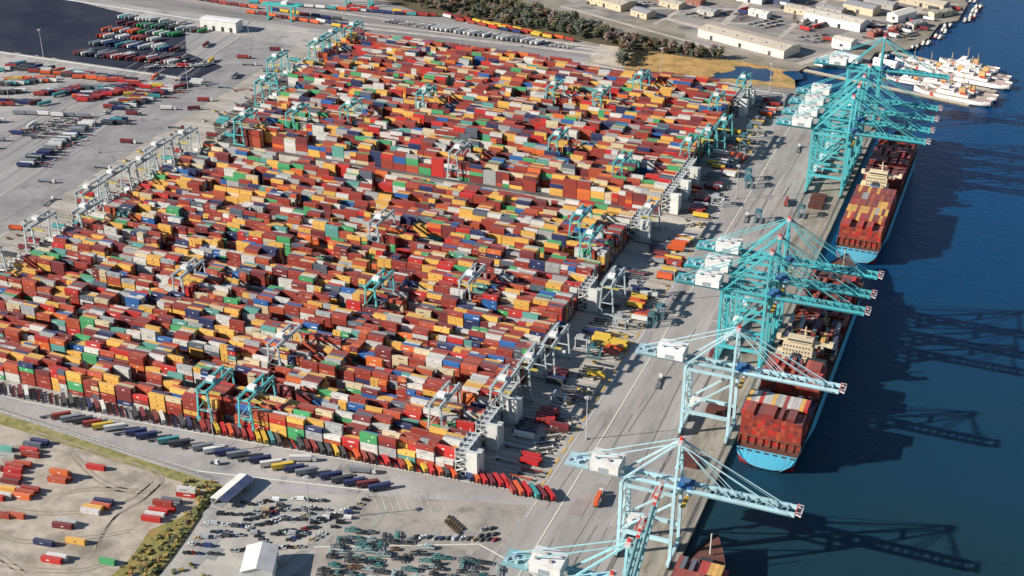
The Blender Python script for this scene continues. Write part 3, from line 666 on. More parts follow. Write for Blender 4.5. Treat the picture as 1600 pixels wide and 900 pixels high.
    M = MB(); M.box(tx - 1.2, tx + 1.2, -6, 6, G - 10.4, G - 9.5, lin(210, 170, 70)); M.build('spreader', STEEL, tr)
    # stairs and lift on a land-side leg, stair flights between portal and girder
    M = MB()
    for k in range(7):
        z0 = 5 + k * (G - 8) / 7; z1 = z0 + (G - 8) / 7; y0, y1 = (YS - 4.5, YS - 1) if k % 2 else (YS - 1, YS - 4.5)
        M.beam((GA - 1.8, y0, z0), (GA - 1.8, y1, z1), .9, .25, c2); M.box(GA - 2.4, GA - 1.2, YS - 4.8, YS - .8, z1 - .1, z1, c2)
    M.build('access_stair', STEEL, r)
    M = MB(); M.box(GA + 3, GA + 9, -3, 3, 18.3, 22, HOUSEW); M.build('electrical_house', BUILD, r)
    return r
pale = make_sts(PALE, 50, 79, False); pale.name = 'ship_to_shore_crane'
teal = make_sts(TEAL, 58, 90, False)
rais = make_sts(tuple(a * .6 + b * .4 for a, b in zip(PALE, TEAL)), 50, 79, True)
GRP = 'quayside container cranes'
def place(o, y, lab, dz=0): o.location = (-4, y, .1); tag(o, lab, 'quay crane', GRP)
place(pale, 607, 'pale blue quay crane standing alone, boom lowered over open water beside the light blue stern')
place(copy_tree(pale), 738, 'pale blue quay crane whose lowered boom crosses the nearer light blue ship')
place(rais, 514, 'pale quay crane with raised red banded boom, upper of the two at the bottom edge')
place(copy_tree(rais), 488, 'pale quay crane with raised red banded boom, cut off lowest at the bottom edge')
TL = ['turquoise quay crane in the middle bunch of three, next to the pale cranes', 'turquoise quay crane standing between two others in the middle bunch of three', 'turquoise quay crane in the middle bunch of three, next to the second ship stern']
for k, y in enumerate((827, 852, 882)): place(teal if k == 0 else copy_tree(teal), y, TL[k])
for k, y in enumerate((1146, 1174, 1203, 1232)):
    o = copy_tree(teal); place(o, y, ['turquoise quay crane first of the far bunch of four, showing its whole portal', 'turquoise quay crane second in the far bunch above the second ship', 'turquoise quay crane third in the far bunch above the second ship', 'turquoise quay crane fourth in the far bunch above the second ship'][k])
place(copy_tree(teal), 1322, 'turquoise quay crane apart at the far end of the quay beside the white cutters')

# ------------------------------------------------------------ automatic stacking cranes
GREYC = lin(172, 184, 186)
def make_asc(col):
    r = empty('stacking_crane'); HZ = 24.6; Y = 14.6
    for s in (-1, 1):
        for q in (-1, 1):
            M = MB(); M.beam((q * 5.6, s * Y, 1.6), (q * 3.8, s * Y, HZ), 1.0, 1.0, col); M.build('leg', STEEL, r)
        M = MB(); M.box(-7, 7, s * Y - .55, s * Y + .55, .9, 1.9, col); M.box(-6.6, -4.6, s * Y - .4, s * Y + .4, .15, .9, DKGREY); M.box(4.6, 6.6, s * Y - .4, s * Y + .4, .15, .9, DKGREY); M.build('end_carriage', STEEL, r)
        M = MB(); M.beam((-4.8, s * Y, 11), (4.8, s * Y, 11), .6, .7, col); M.beam((-4.7, s * Y, 11), (3.9, s * Y, HZ - 1), .45, .45, col); M.box(-3.9, 3.9, s * Y - .5, s * Y + .5, HZ - .2, HZ + .9, col); M.build('cross_brace', STEEL, r)
    for q in (-1, 1):
        M = MB(); M.box(q * 3.4 - .6, q * 3.4 + .6, -Y - 1.5, Y + 1.5, HZ + .95, HZ + 2.5, col); M.box(q * 4.6 - .5, q * 4.6 + .5, -Y - 1.5, Y + 1.5, HZ + 1.2, HZ + 1.3, tuple(v * .7 for v in col)); M.build('girder', STEEL, r)
    M = MB(); M.box(-4.2, 4.2, -7, -1, HZ + 2.55, HZ + 3.4, tuple(v * .8 for v in col)); M.box(-2.5, 2.5, -6, -2, HZ + 3.4, HZ + 5.6, HOUSEW); tr = M.build('trolley', STEEL, r)
    M = MB()
    for (a, b) in ((-2, -5.5), (2, -5.5), (-2, -2.5), (2, -2.5)): M.beam((a, b, HZ + 2.5), (a, b, 18.6), .14, .14, DKGREY)
    M.box(-6, 6, -5.2, -2.8, 18, 18.6, lin(200, 180, 90)); M.build('spreader', STEEL, tr)
    M = MB(); M.box(-3, 2, Y + .6, Y + 2.4, 2.2, 5.2, HOUSEW); M.build('electrical_house', STEEL, r)
    M = MB()
    for k in range(6):
        z0 = 2 + k * 3.6; y0, y1 = (-Y - 2.4, -Y - .7) if k % 2 else (-Y - .7, -Y - 2.4)
        M.beam((5.9 - k * .3, y0, z0), (5.9 - k * .3, y1, z0 + 3.6), .8, .25, tuple(v * .85 for v in col)); M.box(5.2 - k * .3, 6.6 - k * .3, -Y - 2.7, -Y - .56, z0 + 3.5, z0 + 3.6, tuple(v * .8 for v in col))
    M.build('access_stair', STEEL, r)
    M = MB(); M.tube((-4.5, -Y - 1.2, 5), (-4.5, -Y - .6, 5), 1.8, tuple(v * .75 for v in col), 12); M.build('cable_reel', STEEL, r)
    for s in (-1, 1):
        M = MB()
        for q in (-1, 1): M.box(q * 5.2 - .06, q * 5.2 + .06, -Y - 1.5, Y + 1.5, HZ + 2.2, HZ + 2.3, HOUSEW) if q == s else None
        for k in range(9): M.box(s * 5.2 - .05, s * 5.2 + .05, -Y + k * 3.6 - .05, -Y + k * 3.6 + .05, HZ + 1.31, HZ + 2.2, HOUSEW)
        M.build('handrail', STEEL, r)
    return r
ascT, ascG = make_asc(lin(84, 178, 178)), make_asc(GREYC)
usedA = {'t': False, 'g': False}
def put_asc(kind, x, y, lab):
    src = ascT if kind == 't' else ascG
    o = copy_tree(src) if usedA[kind] else src; usedA[kind] = True
    o.location = (x, y, .12); tag(o, lab, 'stacking crane', 'stacking cranes over the container blocks')
QX = [-292, -176, -148, -142, -137, -286, -226, -127, -333, -166, -186, -138, -334, -190, -262, -146, -136, -129, -262, -152, -240, -140]
LX = {0: -322, 2: -309, 4: -427, 13: -518, 14: -477, 16: -426, 18: -312}
for bi, (y0, xr, sk) in enumerate(blocks):
    bn = nth(bi + 1)
    yc = lambda x: y0 + NROW * RP / 2 + sk * (x + 150)
    cname = {'t': 'turquoise', 'g': 'grey'}
    kw = 'g' if bi in (1, 2, 3, 4, 6, 7, 8, 11, 12) else 't'; xw = QX[bi]
    put_asc(kw, xw, yc(xw), f'{cname[kw]} stacking crane over the {bn} block back, quay side of its pair')
    nbx = xr - BP * (NBAY + (1 if bi > 12 else 0) + (2 if bi > 16 else 0))
    xl = LX.get(bi, nbx - rnd.uniform(-6, 22))
    k2 = 'g' if bi in range(1, 12) else 't'
    put_asc(k2, xl, yc(xl), f'{cname[k2]} stacking crane over the {bn} block back, land side of its pair')

# ------------------------------------------------------------ reefer racks at the block ends
def make_rack():
    r = empty('reefer_rack'); W = lin(214, 212, 204)
    for k in range(6):
        M = MB(); z = .4 + k * 3.3; M.box(0, 7.2, 0, 24, z, z + .22, lin(190, 192, 190)); M.box(0, 7.2, -.1, .0, z + .9, z + 1.05, W); M.box(-.1, 0, 0, 24, z + .9, z + 1.05, W)
        for q in range(4): M.box(.4, 2.6, 1 + q * 6, 2.2 + q * 6, z + .22, z + 2.0, lin(60, 70, 90))
        M.build('walkway', STEEL, r)
    M = MB()
    for x in (.2, 3.6, 7.0):
        for q in range(5): M.box(x - .15, x + .15, .1 + q * 5.9, .4 + q * 5.9, .1, 19.6, W)
    M.build('frame', STEEL, r)
    M = MB()
    for k in range(5):
        z = .5 + k * 3.3
        M.beam((.6 if k % 2 else 6.4, -.55, z), (6.4 if k % 2 else .6, -.55, z + 3.3), .9, .3, W)
    M.build('stair', STEEL, r)
    M = MB(); M.box(7.4, 14.6, .2, 3.2, .1, 18.6, W); M.box(7.6, 14.4, 3.4, 12, .1, 15.0, jit(W, .06)); M.build('end_screen', BUILD, r)
    return r
rk = None
for (bi, dx) in ((0, 0), (1, 0), (2, 0), (7, 0), (11, 0), (12, 0), (13, 0), (14, 0), (20, 0), (21, 0)):
    y0, xr, sk = blocks[bi]
    o = make_rack() if rk is None else copy_tree(rk)
    rk = rk or o
    o.location = (xr + .6, y0 + .3, .1)
    tag(o, f'white reefer rack with stair flights at the quay end of the {nth(bi + 1)} block back', 'reefer rack', 'reefer racks at the block ends')

# ------------------------------------------------------------ vehicles
def wheel(M, x, y, r_=.5): M.tube((x, y - .16, r_), (x, y + .16, r_), r_, (.012, .012, .012), 8)
CARCOL = {'white': lin(225, 225, 222), 'silver': lin(165, 168, 172), 'black': (.02, .02, .022), 'dark grey': (.06, .065, .07), 'red': lin(150, 30, 28), 'blue': lin(40, 62, 110), 'tan': lin(180, 160, 125)}
def car_mesh(kind, cname):
    M = MB(); c = CARCOL[cname]; gl = (.015, .018, .022)
    if kind == 'car':
        M.hexa([(-2.3, -.9, .3), (2.3, -.9, .3), (2.3, .9, .3), (-2.3, .9, .3), (-2.25, -.86, .95), (2.2, -.84, .82), (2.2, .84, .82), (-2.25, .86, .95)], c)
        M.hexa([(-1.7, -.82, .93), (1.0, -.82, .87), (1.0, .82, .87), (-1.7, .82, .93), (-1.05, -.66, 1.45), (.2, -.66, 1.45), (.2, .66, 1.45), (-1.05, .66, 1.45)], gl, [c, c, gl, gl, gl, gl])
    elif kind == 'van':
        M.hexa([(-2.6, -1, .35), (2.7, -1, .35), (2.7, 1, .35), (-2.6, 1, .35), (-2.6, -.96, 2.2), (1.7, -.96, 2.2), (1.7, .96, 2.2), (-2.6, .96, 2.2)], c)
        M.quad([(2.66, -.85, 1.0), (2.66, .85, 1.0), (1.82, .8, 2.0), (1.82, -.8, 2.0)], gl)
    else:
        M.box(-2.7, 2.7, -.98, .98, .45, 1.0, c); M.hexa([(-.6, -.9, 1.0), (1.5, -.9, 1.0), (1.5, .9, 1.0), (-.6, .9, 1.0), (-.4, -.75, 1.75), (.8, -.75, 1.75), (.8, .75, 1.75), (-.4, .75, 1.75)], gl, [c, c, gl, gl, gl, gl])
        M.box(-2.5, -.7, -.8, .8, 1.0, 1.02, (.03, .03, .03))
    for x in (-1.45, 1.45):
        for y in (-.86, .86): wheel(M, x, y, .34)
    return M.mesh(kind, CARP)
CARM = {}
def put_car(x, y, rz, lab, grp, cname=None, kind=None, z=.12):
    cname = cname or rnd.choices(list(CARCOL), (6, 5, 6, 6, 1, 2, 1))[0]; kind = kind or rnd.choices(('car', 'van', 'pickup'), (7, 2, 3))[0]
    k = (kind, cname)
    if k not in CARM: CARM[k] = car_mesh(kind, cname)
    o = link({'car': 'parked_car', 'van': 'parked_van', 'pickup': 'pickup_truck'}[kind], CARM[k], loc=(x, y, z)); o.rotation_euler.z = rz
    tag(o, lab.replace('%', f'{cname} {kind if kind != "pickup" else "pickup truck"}'), {'car': 'car', 'van': 'van', 'pickup': 'pickup truck'}[kind], grp)
    return o
rows = [((-268, 568), (-246, 590), 0), ((-246, 552), (-233, 566), 5), ((-247, 545), (-234, 556), 6), ((-231, 562), (-216, 572), 5), ((-229, 553), (-213, 560), 4), ((-206, 560), (-196, 576), 7), ((-209, 556), (-198, 570), 6), ((-220, 545), (-204, 556), 7), ((-223, 541), (-208, 549), 6),
        ((-262, 546), (-250, 550), 3), ((-264, 536), (-244, 540), 6), ((-262, 522), (-241, 533), 7), ((-240, 541), (-224, 533), 6), ((-260, 508), (-243, 514), 6), ((-215, 531), (-203, 537), 5), ((-228, 575), (-212, 580), 6), ((-193, 575), (-189, 590), 4), ((-195, 555), (-191, 570), 4), ((-250, 561), (-239, 570), 4), ((-236, 545), (-228, 552), 4), ((-222, 566), (-206, 573), 6), ((-236, 520), (-226, 526), 4)]
rows += [((-258, 556), (-252, 566), 3), ((-246, 540), (-242, 546), 3), ((-232, 548), (-226, 557), 4), ((-212, 540), (-207, 548), 4), ((-219, 577), (-206, 582), 5), ((-200, 545), (-197, 552), 3), ((-256, 530), (-248, 534), 4), ((-236, 556), (-230, 565), 4), ((-262, 516), (-252, 518), 4), ((-218, 560), (-213, 566), 3)]
for ri, (a, b, n) in enumerate(rows):
    for k in range(n):
        t = k / max(1, n - 1); x = a[0] + (b[0] - a[0]) * t; y = a[1] + (b[1] - a[1]) * t
        if rnd.random() < .1: continue
        put_car(x + rnd.uniform(-.3, .3), y + rnd.uniform(-.2, .2), R(14 + rnd.choice((0, 180)) + rnd.uniform(-4, 4)), f'% in the canopy lot, {nth(ri + 1)} cluster, {nth(k + 1)} from the fence', 'cars in the parking lot')
# far lots behind the tree belt
n_far = 0
for (a, b, rws, n) in (((-175, 1590), (-150, 1625), 3, 14), ((-110, 1560), (-80, 1585), 3, 10), ((-255, 1600), (-215, 1640), 3, 12), ((-120, 1625), (-95, 1650), 2, 10), ((-345, 1625), (-320, 1640), 2, 10), ((-40, 1640), (-20, 1665), 2, 8)):
    for q in range(rws):
        for k in range(n):
            if rnd.random() < .25: continue
            x = a[0] + (b[0] - a[0]) * k / n - q * 9; y = a[1] + (b[1] - a[1]) * k / n + q * 6; n_far += 1
            put_car(x, y, R(20 + rnd.uniform(-6, 6)), 'tiny % parked among the far warehouses beyond the tree belt', 'cars by the far warehouses', z=.16)

# trailers ---------------------------------------------------------------
TRC = {'white': lin(214, 212, 205), 'navy blue': lin(34, 48, 92), 'maroon': lin(110, 38, 44), 'teal': lin(70, 150, 150), 'yellow': lin(214, 176, 60), 'grey': lin(130, 134, 138), 'rust red': lin(150, 52, 42), 'orange': lin(215, 92, 44), 'bright red': lin(190, 40, 40), 'dark grey': (.05, .055, .06), 'green': lin(50, 140, 80)}
def chassis(M, L=13.4):
    for y in (-.45, .45): M.box(-L / 2, L / 2, y - .12, y + .12, .95, 1.3, (.05, .05, .055))
    for x in (-L / 2 + .4, -2, 2, L / 2 - .3): M.box(x - .15, x + .15, -1.1, 1.1, 1.0, 1.3, (.05, .05, .055))
    for x in (-L / 2 + 1.2, -L / 2 + 2.5):
        for y in (-.95, .95): wheel(M, x, y, .5)
    for y in (-.5, .5): M.box(L / 2 - 3.2, L / 2 - 3.0, y - .1, y + .1, .05, 1.0, (.08, .08, .08))
def trailer_mesh(kind, cname):
    c = TRC[cname]; M = MB(); chassis(M)
    if kind == 'box':
        M.box(-6.7, 6.7, -1.27, 1.27, 1.3, 4.3, c, [c, tuple(min(1, v * .93 + .02) for v in c), c, tuple(v * .8 for v in c), c, tuple(v * .8 for v in c)])
        for x in range(-6, 7, 2): M.box(x - .04, x + .04, -1.29, -1.272, 1.35, 4.25, tuple(v * .8 for v in c))
    elif kind == 'load':
        M.box(-6.1, 6.1, -1.22, 1.22, 1.34, 4.25, c, [c, tuple(min(1, v * .93 + .02) for v in c), c, tuple(v * .9 for v in c), c, tuple(v * .9 for v in c)])
        for x in (-6.0, 6.0): M.box(x - .1, x + .1, -1.24, -1.222, 1.4, 4.2, tuple(v * .55 for v in c))
    else:
        M.box(-6.7, 6.7, -.6, .6, 1.31, 1.42, tuple(v * .7 for v in c)); M.box(6.0, 6.7, -1.2, 1.2, 1.3, 1.7, c); M.box(-6.7, -6.2, -1.2, 1.2, 1.3, 1.7, c)
    return M.mesh('trailer', CARP)
TM = {}
def put_trailer(kind, cname, x, y, rz, lab, grp, z=.12, rail=False):
    if (kind, cname) not in TM: TM[(kind, cname)] = trailer_mesh(kind, cname)
    nm = {'box': 'box_trailer', 'load': 'container_trailer', 'bare': 'chassis_trailer'}[kind]
    if rail and kind == 'load': nm = 'container_railcar'
    o = link(nm, TM[(kind, cname)], loc=(x, y, z)); o.rotation_euler.z = rz
    tag(o, lab, 'railcar' if nm == 'container_railcar' else 'trailer', grp); return o
SL = math.atan2(-.72, .69)
n = 84
for k in range(n):
    t = k / (n - 1); x = -492 + (-88 + 492) * t; y = 606.5 + 31.5 * t - (4 if t > .93 else 0)
    if .845 < t < .865: continue
    if t < .42: kind = rnd.choices(('bare', 'box', 'load'), (5, 2, 2))[0]; cn = rnd.choice(('dark grey', 'white', 'navy blue', 'grey', 'maroon', 'dark grey'))
    else: kind = rnd.choices(('load', 'bare', 'box'), (7, 2, 1))[0]; cn = rnd.choices(('rust red', 'bright red', 'yellow', 'navy blue', 'white', 'dark grey', 'orange', 'maroon', 'teal'), (5, 4, 4, 2, 2, 3, 4, 3, 1))[0]
    if t > .9: kind = 'load'; cn = ('bright red', 'rust red', 'orange', 'bright red', 'teal', 'maroon', 'bright red')[k % 7]
    w_ = {'bare': 'bare chassis trailer', 'load': 'trailer loaded with a container', 'box': 'box trailer'}[kind]
    put_trailer(kind, cn, x + rnd.uniform(-.25, .25), y + rnd.uniform(-.5, .5), SL + R(rnd.uniform(-2, 2)), f'{cn} {w_}, {nth(n - k)} from the quay in the slanted row', 'slanted trailer row')
n = 30
for k in range(n):
    t = k / (n - 1); x = -422 + (-186 + 422) * t; y = 594.5 + 8.5 * t + rnd.uniform(-1, 1)
    if k in (1, 4): kind, cn = 'load', 'rust red'
    else: kind = rnd.choices(('box', 'bare', 'load'), (6, 2, 1))[0]; cn = rnd.choices(('navy blue', 'white', 'maroon', 'grey', 'dark grey', 'yellow', 'teal'), (4, 4, 2, 3, 3, 1, 1))[0]
    if k == n - 1: kind, cn = 'box', 'navy blue'
    w_ = {'bare': 'bare chassis trailer', 'load': 'trailer with a container', 'box': 'box trailer'}[kind]
    put_trailer(kind, cn, x, y, R(38 + rnd.uniform(-3, 3)), f'{cn} {w_}, {nth(n - k)} from the quay in the row by the fence', 'trailers parked along the perimeter fence')

def make_tractor(cname):
    c = TRC[cname]; r = empty('truck_tractor')
    M = MB(); M.box(-3.0, 1.0, -.5, .5, .7, 1.1, DKGREY)
    for x in (-2.4, -1.2, 2.0):
        for y in (-1.0, 1.0): wheel(M, x, y, .52)
    M.build('frame', CARP, r)
    M = MB(); M.hexa([(.4, -1.2, .8), (3.0, -1.2, .8), (3.0, 1.2, .8), (.4, 1.2, .8), (.4, -1.15, 3.2), (2.4, -1.15, 3.2), (2.4, 1.15, 3.2), (.4, 1.15, 3.2)], c)
    M.quad([(2.86, -1.0, 1.7), (2.86, 1.0, 1.7), (2.5, .95, 2.9), (2.5, -.95, 2.9)], (.015, .02, .025)); M.build('cab', CARP, r)
    return r
TRK = {}
def put_truck(x, y, rz, cab, kind, cn, lab, grp='trucks on the terminal roads', z=.2):
    r = empty('semi_truck', (x, y, z), rz); tag(r, lab, 'truck', grp)
    if cab not in TRK:
        t = make_tractor(cab); TRK[cab] = t; tt = t
    else: tt = copy_tree(TRK[cab])
    tt.parent = r; tt.location = (7.2, 0, 0); tt.name = 'tractor_unit'
    if kind:
        if (kind, cn) not in TM: TM[(kind, cn)] = trailer_mesh(kind, cn)
        tr = link('semi_trailer', TM[(kind, cn)], parent=r)
TRUCKS = [
    (-735, 860, 100, 'white', 'box', 'grey'), (-760, 905, 280, 'white', 'load', 'maroon'), (-700, 830, 100, 'maroon', 'bare', 'grey'), (-690, 760, 98, 'white', 'load', 'navy blue'), (-772, 1010, 100, 'white', 'box', 'white'), (-728, 1075, 280, 'white', 'bare', 'grey'), (-742, 1175, 100, 'dark grey', 'load', 'orange'), (-716, 1245, 280, 'white', 'load', 'yellow'), (-752, 1290, 100, 'white', 'box', 'maroon'),
    (-645, 950, 10, 'white', 'bare', 'grey'), (-630, 815, 12, 'white', 'load', 'orange'), (-640, 1060, 12, 'maroon', 'bare', 'grey'), (-676, 1100, 20, 'white', 'load', 'white'), (-672, 1250, 15, 'white', 'bare', 'grey'), (-64, 780, 95, 'white', 'bare', 'grey'), (-40, 830, 275, 'yellow', 'load', 'maroon'), (-72, 960, 95, 'white', 'load', 'rust red'), (-30, 1190, 275, 'white', 'load', 'orange'), (-60, 1230, 95, 'white', 'bare', 'grey'),  # x, y, turn, cab, kind, load colour, label
    (-612, 879, 10, 'white', 'load', 'rust red'), (-617, 893, 12, 'white', 'load', 'bright red'), (-640, 868, 98, 'white', 'bare', 'grey'), (-655, 760, 15, 'maroon', 'load', 'teal'), (-672, 905, 10, 'white', 'bare', 'grey'),
    (-660, 1010, 12, 'white', 'load', 'maroon'), (-650, 1110, 30, 'white', 'load', 'maroon'), (-655, 1135, 20, 'white', 'load', 'rust red'), (-665, 1210, 100, 'white', 'box', 'grey'), (-690, 1268, 15, 'maroon', 'load', 'rust red'),
    (-640, 1240, 15, 'yellow', 'load', 'grey'), (-670, 1305, 12, 'white', 'load', 'maroon'), (-705, 1180, 30, 'white', 'load', 'navy blue'), (-705, 1160, 30, 'white', 'bare', 'grey'), (-735, 1120, 30, 'white', 'load', 'yellow'), (-700, 1075, 12, 'dark grey', 'load', 'maroon'), (-695, 1050, 12, 'dark grey', 'load', 'dark grey'), (-735, 1218, 20, 'white', 'load', 'bright red'),
    (-245, 611, 22, 'white', 'box', 'white'), (-205, 614, 15, 'white', 'box', 'grey'), (-300, 588, 5, 'white', None, 'white'), (-60, 640, 95, 'white', 'load', 'orange'), (-20, 560, 95, 'white', 'load', 'bright red'), (-16, 540, 95, 'white', 'load', 'yellow'), (-70, 1060, 95, 'white', 'bare', 'grey'), (-45, 1105, 95, 'maroon', 'load', 'rust red'), (-50, 985, 95, 'white', 'load', 'yellow')]
for k, (x, y, a, cab, kd, cn) in enumerate(TRUCKS):
    load = {'load': f'a {cn} container', 'bare': 'an empty chassis', 'box': f'a {cn} box trailer', None: 'no trailer'}[kd]
    wh = 'the landward road' if x < -500 else ('the quay apron' if x > -90 else 'the front road')
    peers = sorted([q for q in TRUCKS if (q[0] < -500) == (x < -500) and (q[0] > -90) == (x > -90)], key=lambda q: q[1])
    put_truck(x, y, R(a), cab, kd, cn, f'{cab} truck with {load} on {wh}, {nth(peers.index((x, y, a, cab, kd, cn)) + 1)} from the front')

# ------------------------------------------------------------ loose boxes, chassis and trailers of the landward yards
def box_rows(spec, grp, place_txt, z=.14, rail=False):
    idx = 0
    for (x, y, nm, kind, rz) in spec:
        idx += 1
        if kind == 'cont': add = True
        put_trailer(kind, nm, x, y, R(rz + rnd.uniform(-4, 4)), f'{nm} {("container on a railcar" if rail else "container on a trailer") if kind == "load" else ("chassis" if kind == "bare" else "box trailer")} {place_txt}, {nth(idx)} in its rows', grp, z, rail)
spec = []
RYO = ('rust red', 'maroon', 'orange', 'yellow', 'maroon', 'dark grey', 'white', 'navy blue')
for (x0, y0, x1, y1, n, cols, kd) in ((-908, 1149, -708, 1153, 15, RYO, 'load'), (-902, 1143, -790, 1146, 9, ('bright red', 'orange', 'dark grey', 'rust red'), 'load'), (-890, 1105, -845, 1132, 9, ('yellow', 'orange', 'rust red', 'white', 'dark grey'), 'load'), (-876, 1098, -838, 1124, 8, ('teal', 'dark grey', 'orange', 'white'), 'load'),
                                     (-833, 1150, -732, 1147, 10, ('rust red', 'maroon', 'bright red', 'orange'), 'load'), (-864, 1073, -846, 1087, 5, ('rust red', 'dark grey', 'white'), 'load'), (-812, 1092, -796, 1122, 8, ('rust red', 'bright red', 'teal', 'white', 'maroon'), 'load'), (-822, 1085, -806, 1108, 7, ('teal', 'navy blue', 'rust red', 'white'), 'load'), (-790, 1120, -765, 1128, 5, ('teal', 'grey', 'dark grey'), 'load'),
                                     (-776, 1092, -752, 1140, 12, ('rust red', 'maroon', 'navy blue', 'white', 'maroon'), 'load'), (-768, 1088, -745, 1132, 11, ('maroon', 'rust red', 'bright red', 'navy blue'), 'load'), (-756, 1124, -718, 1128, 5, ('rust red', 'orange', 'maroon'), 'load'), (-722, 1082, -712, 1146, 14, ('rust red', 'navy blue', 'orange', 'bright red', 'yellow'), 'load'), (-731, 1084, -722, 1124, 9, ('navy blue', 'yellow', 'rust red', 'dark grey'), 'load'),
                                     (-842, 1047, -832, 1051, 2, ('bright red', 'rust red'), 'load'), (-806, 1036, -742, 1050, 6, ('white', 'grey', 'white'), 'box'), (-760, 988, -758, 1034, 11, ('grey', 'white', 'maroon', 'dark grey'), 'bare'), (-745, 990, -735, 1050, 14, ('grey', 'white', 'maroon', 'dark grey'), 'bare'),
                                     (-712, 922, -724, 1040, 34, ('white', 'grey', 'white', 'navy blue', 'dark grey'), 'box'), (-800, 900, -770, 990, 5, ('navy blue', 'rust red', 'grey'), 'load'), (-830, 960, -812, 968, 3, ('dark grey', 'teal'), 'load'), (-708, 1044, -700, 1056, 4, ('dark grey', 'navy blue', 'teal'), 'load')):
    for k in range(n):
        t = k / (n - 1)
        if rnd.random() < .12: continue
        spec.append((x0 + (x1 - x0) * t + rnd.uniform(-2, 2), y0 + (y1 - y0) * t + rnd.uniform(-2, 2), rnd.choice(cols), kd, 14))
for (x0, y0, x1, y1, n, kd) in ((-905, 1156, -760, 1158, 12, 'box'), (-884, 1098, -842, 1124, 9, 'box'), (-826, 1154, -740, 1151, 9, 'box'), (-806, 1090, -790, 1118, 8, 'box'), (-782, 1096, -760, 1140, 11, 'box'), (-716, 1086, -706, 1146, 12, 'box'), (-860, 1052, -800, 1066, 9, 'box'), (-930, 1110, -905, 1150, 8, 'box'),
                                (-774, 992, -750, 1040, 14, 'bare'), (-700, 930, -708, 1010, 12, 'bare'), (-690, 1130, -700, 1190, 8, 'bare'), (-800, 930, -770, 950, 5, 'box'), (-846, 985, -810, 1010, 6, 'box'), (-700, 1160, -690, 1180, 4, 'box'), (-730, 1185, -640, 1176, 6, 'bare')):
    for k in range(n):
        if rnd.random() < .15: continue
        t = k / (n - 1); spec.append((x0 + (x1 - x0) * t + rnd.uniform(-3, 3), y0 + (y1 - y0) * t + rnd.uniform(-2, 2), rnd.choice(('rust red', 'maroon', 'white', 'grey', 'dark grey', 'navy blue', 'orange', 'teal')), kd, rnd.choice((14, 14, 60))))
box_rows(spec, 'trailers in the landward yard', 'in the landward yard')
spec = []
for q, (x0, y0, x1, y1, cols) in enumerate(((-868, 1212, -728, 1226, ('rust red', 'white', 'grey', 'dark grey', 'maroon', 'white')), (-866, 1219, -740, 1234, ('white', 'maroon', 'grey', 'dark grey', 'white')), (-874, 1248, -770, 1262, ('grey', 'white', 'navy blue', 'teal', 'maroon')), (-872, 1255, -792, 1266, ('white', 'navy blue', 'teal', 'grey')),
                                            (-884, 1275, -806, 1286, ('white', 'maroon', 'grey', 'orange', 'rust red')), (-892, 1296, -800, 1310, ('white', 'green', 'grey', 'orange', 'maroon')), (-896, 1322, -780, 1334, ('green', 'yellow', 'maroon', 'dark grey', 'white', 'grey')), (-905, 1345, -820, 1352, ('white', 'grey', 'teal')))):
    n = int((x1 - x0) / 4.6)
    for k in range(n):
        if rnd.random() < .16: continue
        t = k / n
        spec.append((x0 + (x1 - x0) * t, y0 + (y1 - y0) * t + rnd.uniform(-1, 1), rnd.choice(cols), rnd.choice(('box', 'box', 'box', 'bare')), 66))
for k in range(22): spec.append((-768 + k * 2.7, 1205 + k * 1.3, rnd.choice(('white', 'grey', 'dark grey')), 'bare', 68))
box_rows(spec, 'trailers on the dark lot', 'on the dark asphalt lot', .2)
spec = []
ORY = ('orange', 'rust red', 'bright red', 'yellow', 'rust red', 'maroon')
for (x0, y0, x1, y1, n, cols, kd, rz) in ((-592, 1389, -345, 1379, 18, ORY, 'load', -2), (-560, 1394.5, -400, 1388, 12, ORY, 'load', -2), (-600, 1452, -362, 1440, 46, ('white', 'grey', 'white', 'white', 'dark grey', 'navy blue'), 'bare', 62), (-540, 1446, -400, 1438, 24, ('white', 'grey', 'white'), 'box', 62),
                                         (-556, 1500, -372, 1462, 14, ('yellow', 'orange', 'yellow', 'white', 'rust red'), 'load', -12), (-540, 1492, -400, 1462, 10, ('rust red', 'yellow', 'white', 'maroon'), 'load', -12), (-520, 1484, -440, 1466, 6, ('rust red', 'bright red', 'navy blue'), 'load', -12),
                                         (-668, 1486, -560, 1491, 8, ORY, 'load', 3), (-790, 1457, -570, 1486, 16, ('bright red', 'orange', 'white', 'navy blue', 'teal', 'rust red'), 'load', 7), (-700, 1474, -600, 1480, 8, ('teal', 'navy blue', 'rust red', 'white'), 'load', 7),
                                         (-1000, 1448, -660, 1434, 24, ('orange', 'yellow', 'rust red', 'navy blue', 'dark grey', 'maroon'), 'load', -2), (-770, 1419, -617, 1406, 11, ('orange', 'yellow', 'orange', 'maroon'), 'load', -4), (-690, 1420, -640, 1416, 4, ('navy blue', 'navy blue', 'white'), 'box', -4)):
    for k in range(n):
        t = k / (n - 1)
        if rnd.random() < .1: continue
        spec.append((x0 + (x1 - x0) * t, y0 + (y1 - y0) * t + rnd.uniform(-1.2, 1.2), rnd.choice(cols), kd, rz))
box_rows(spec, 'railcars and trailers of the rail yard', 'behind the stacks', .2, True)

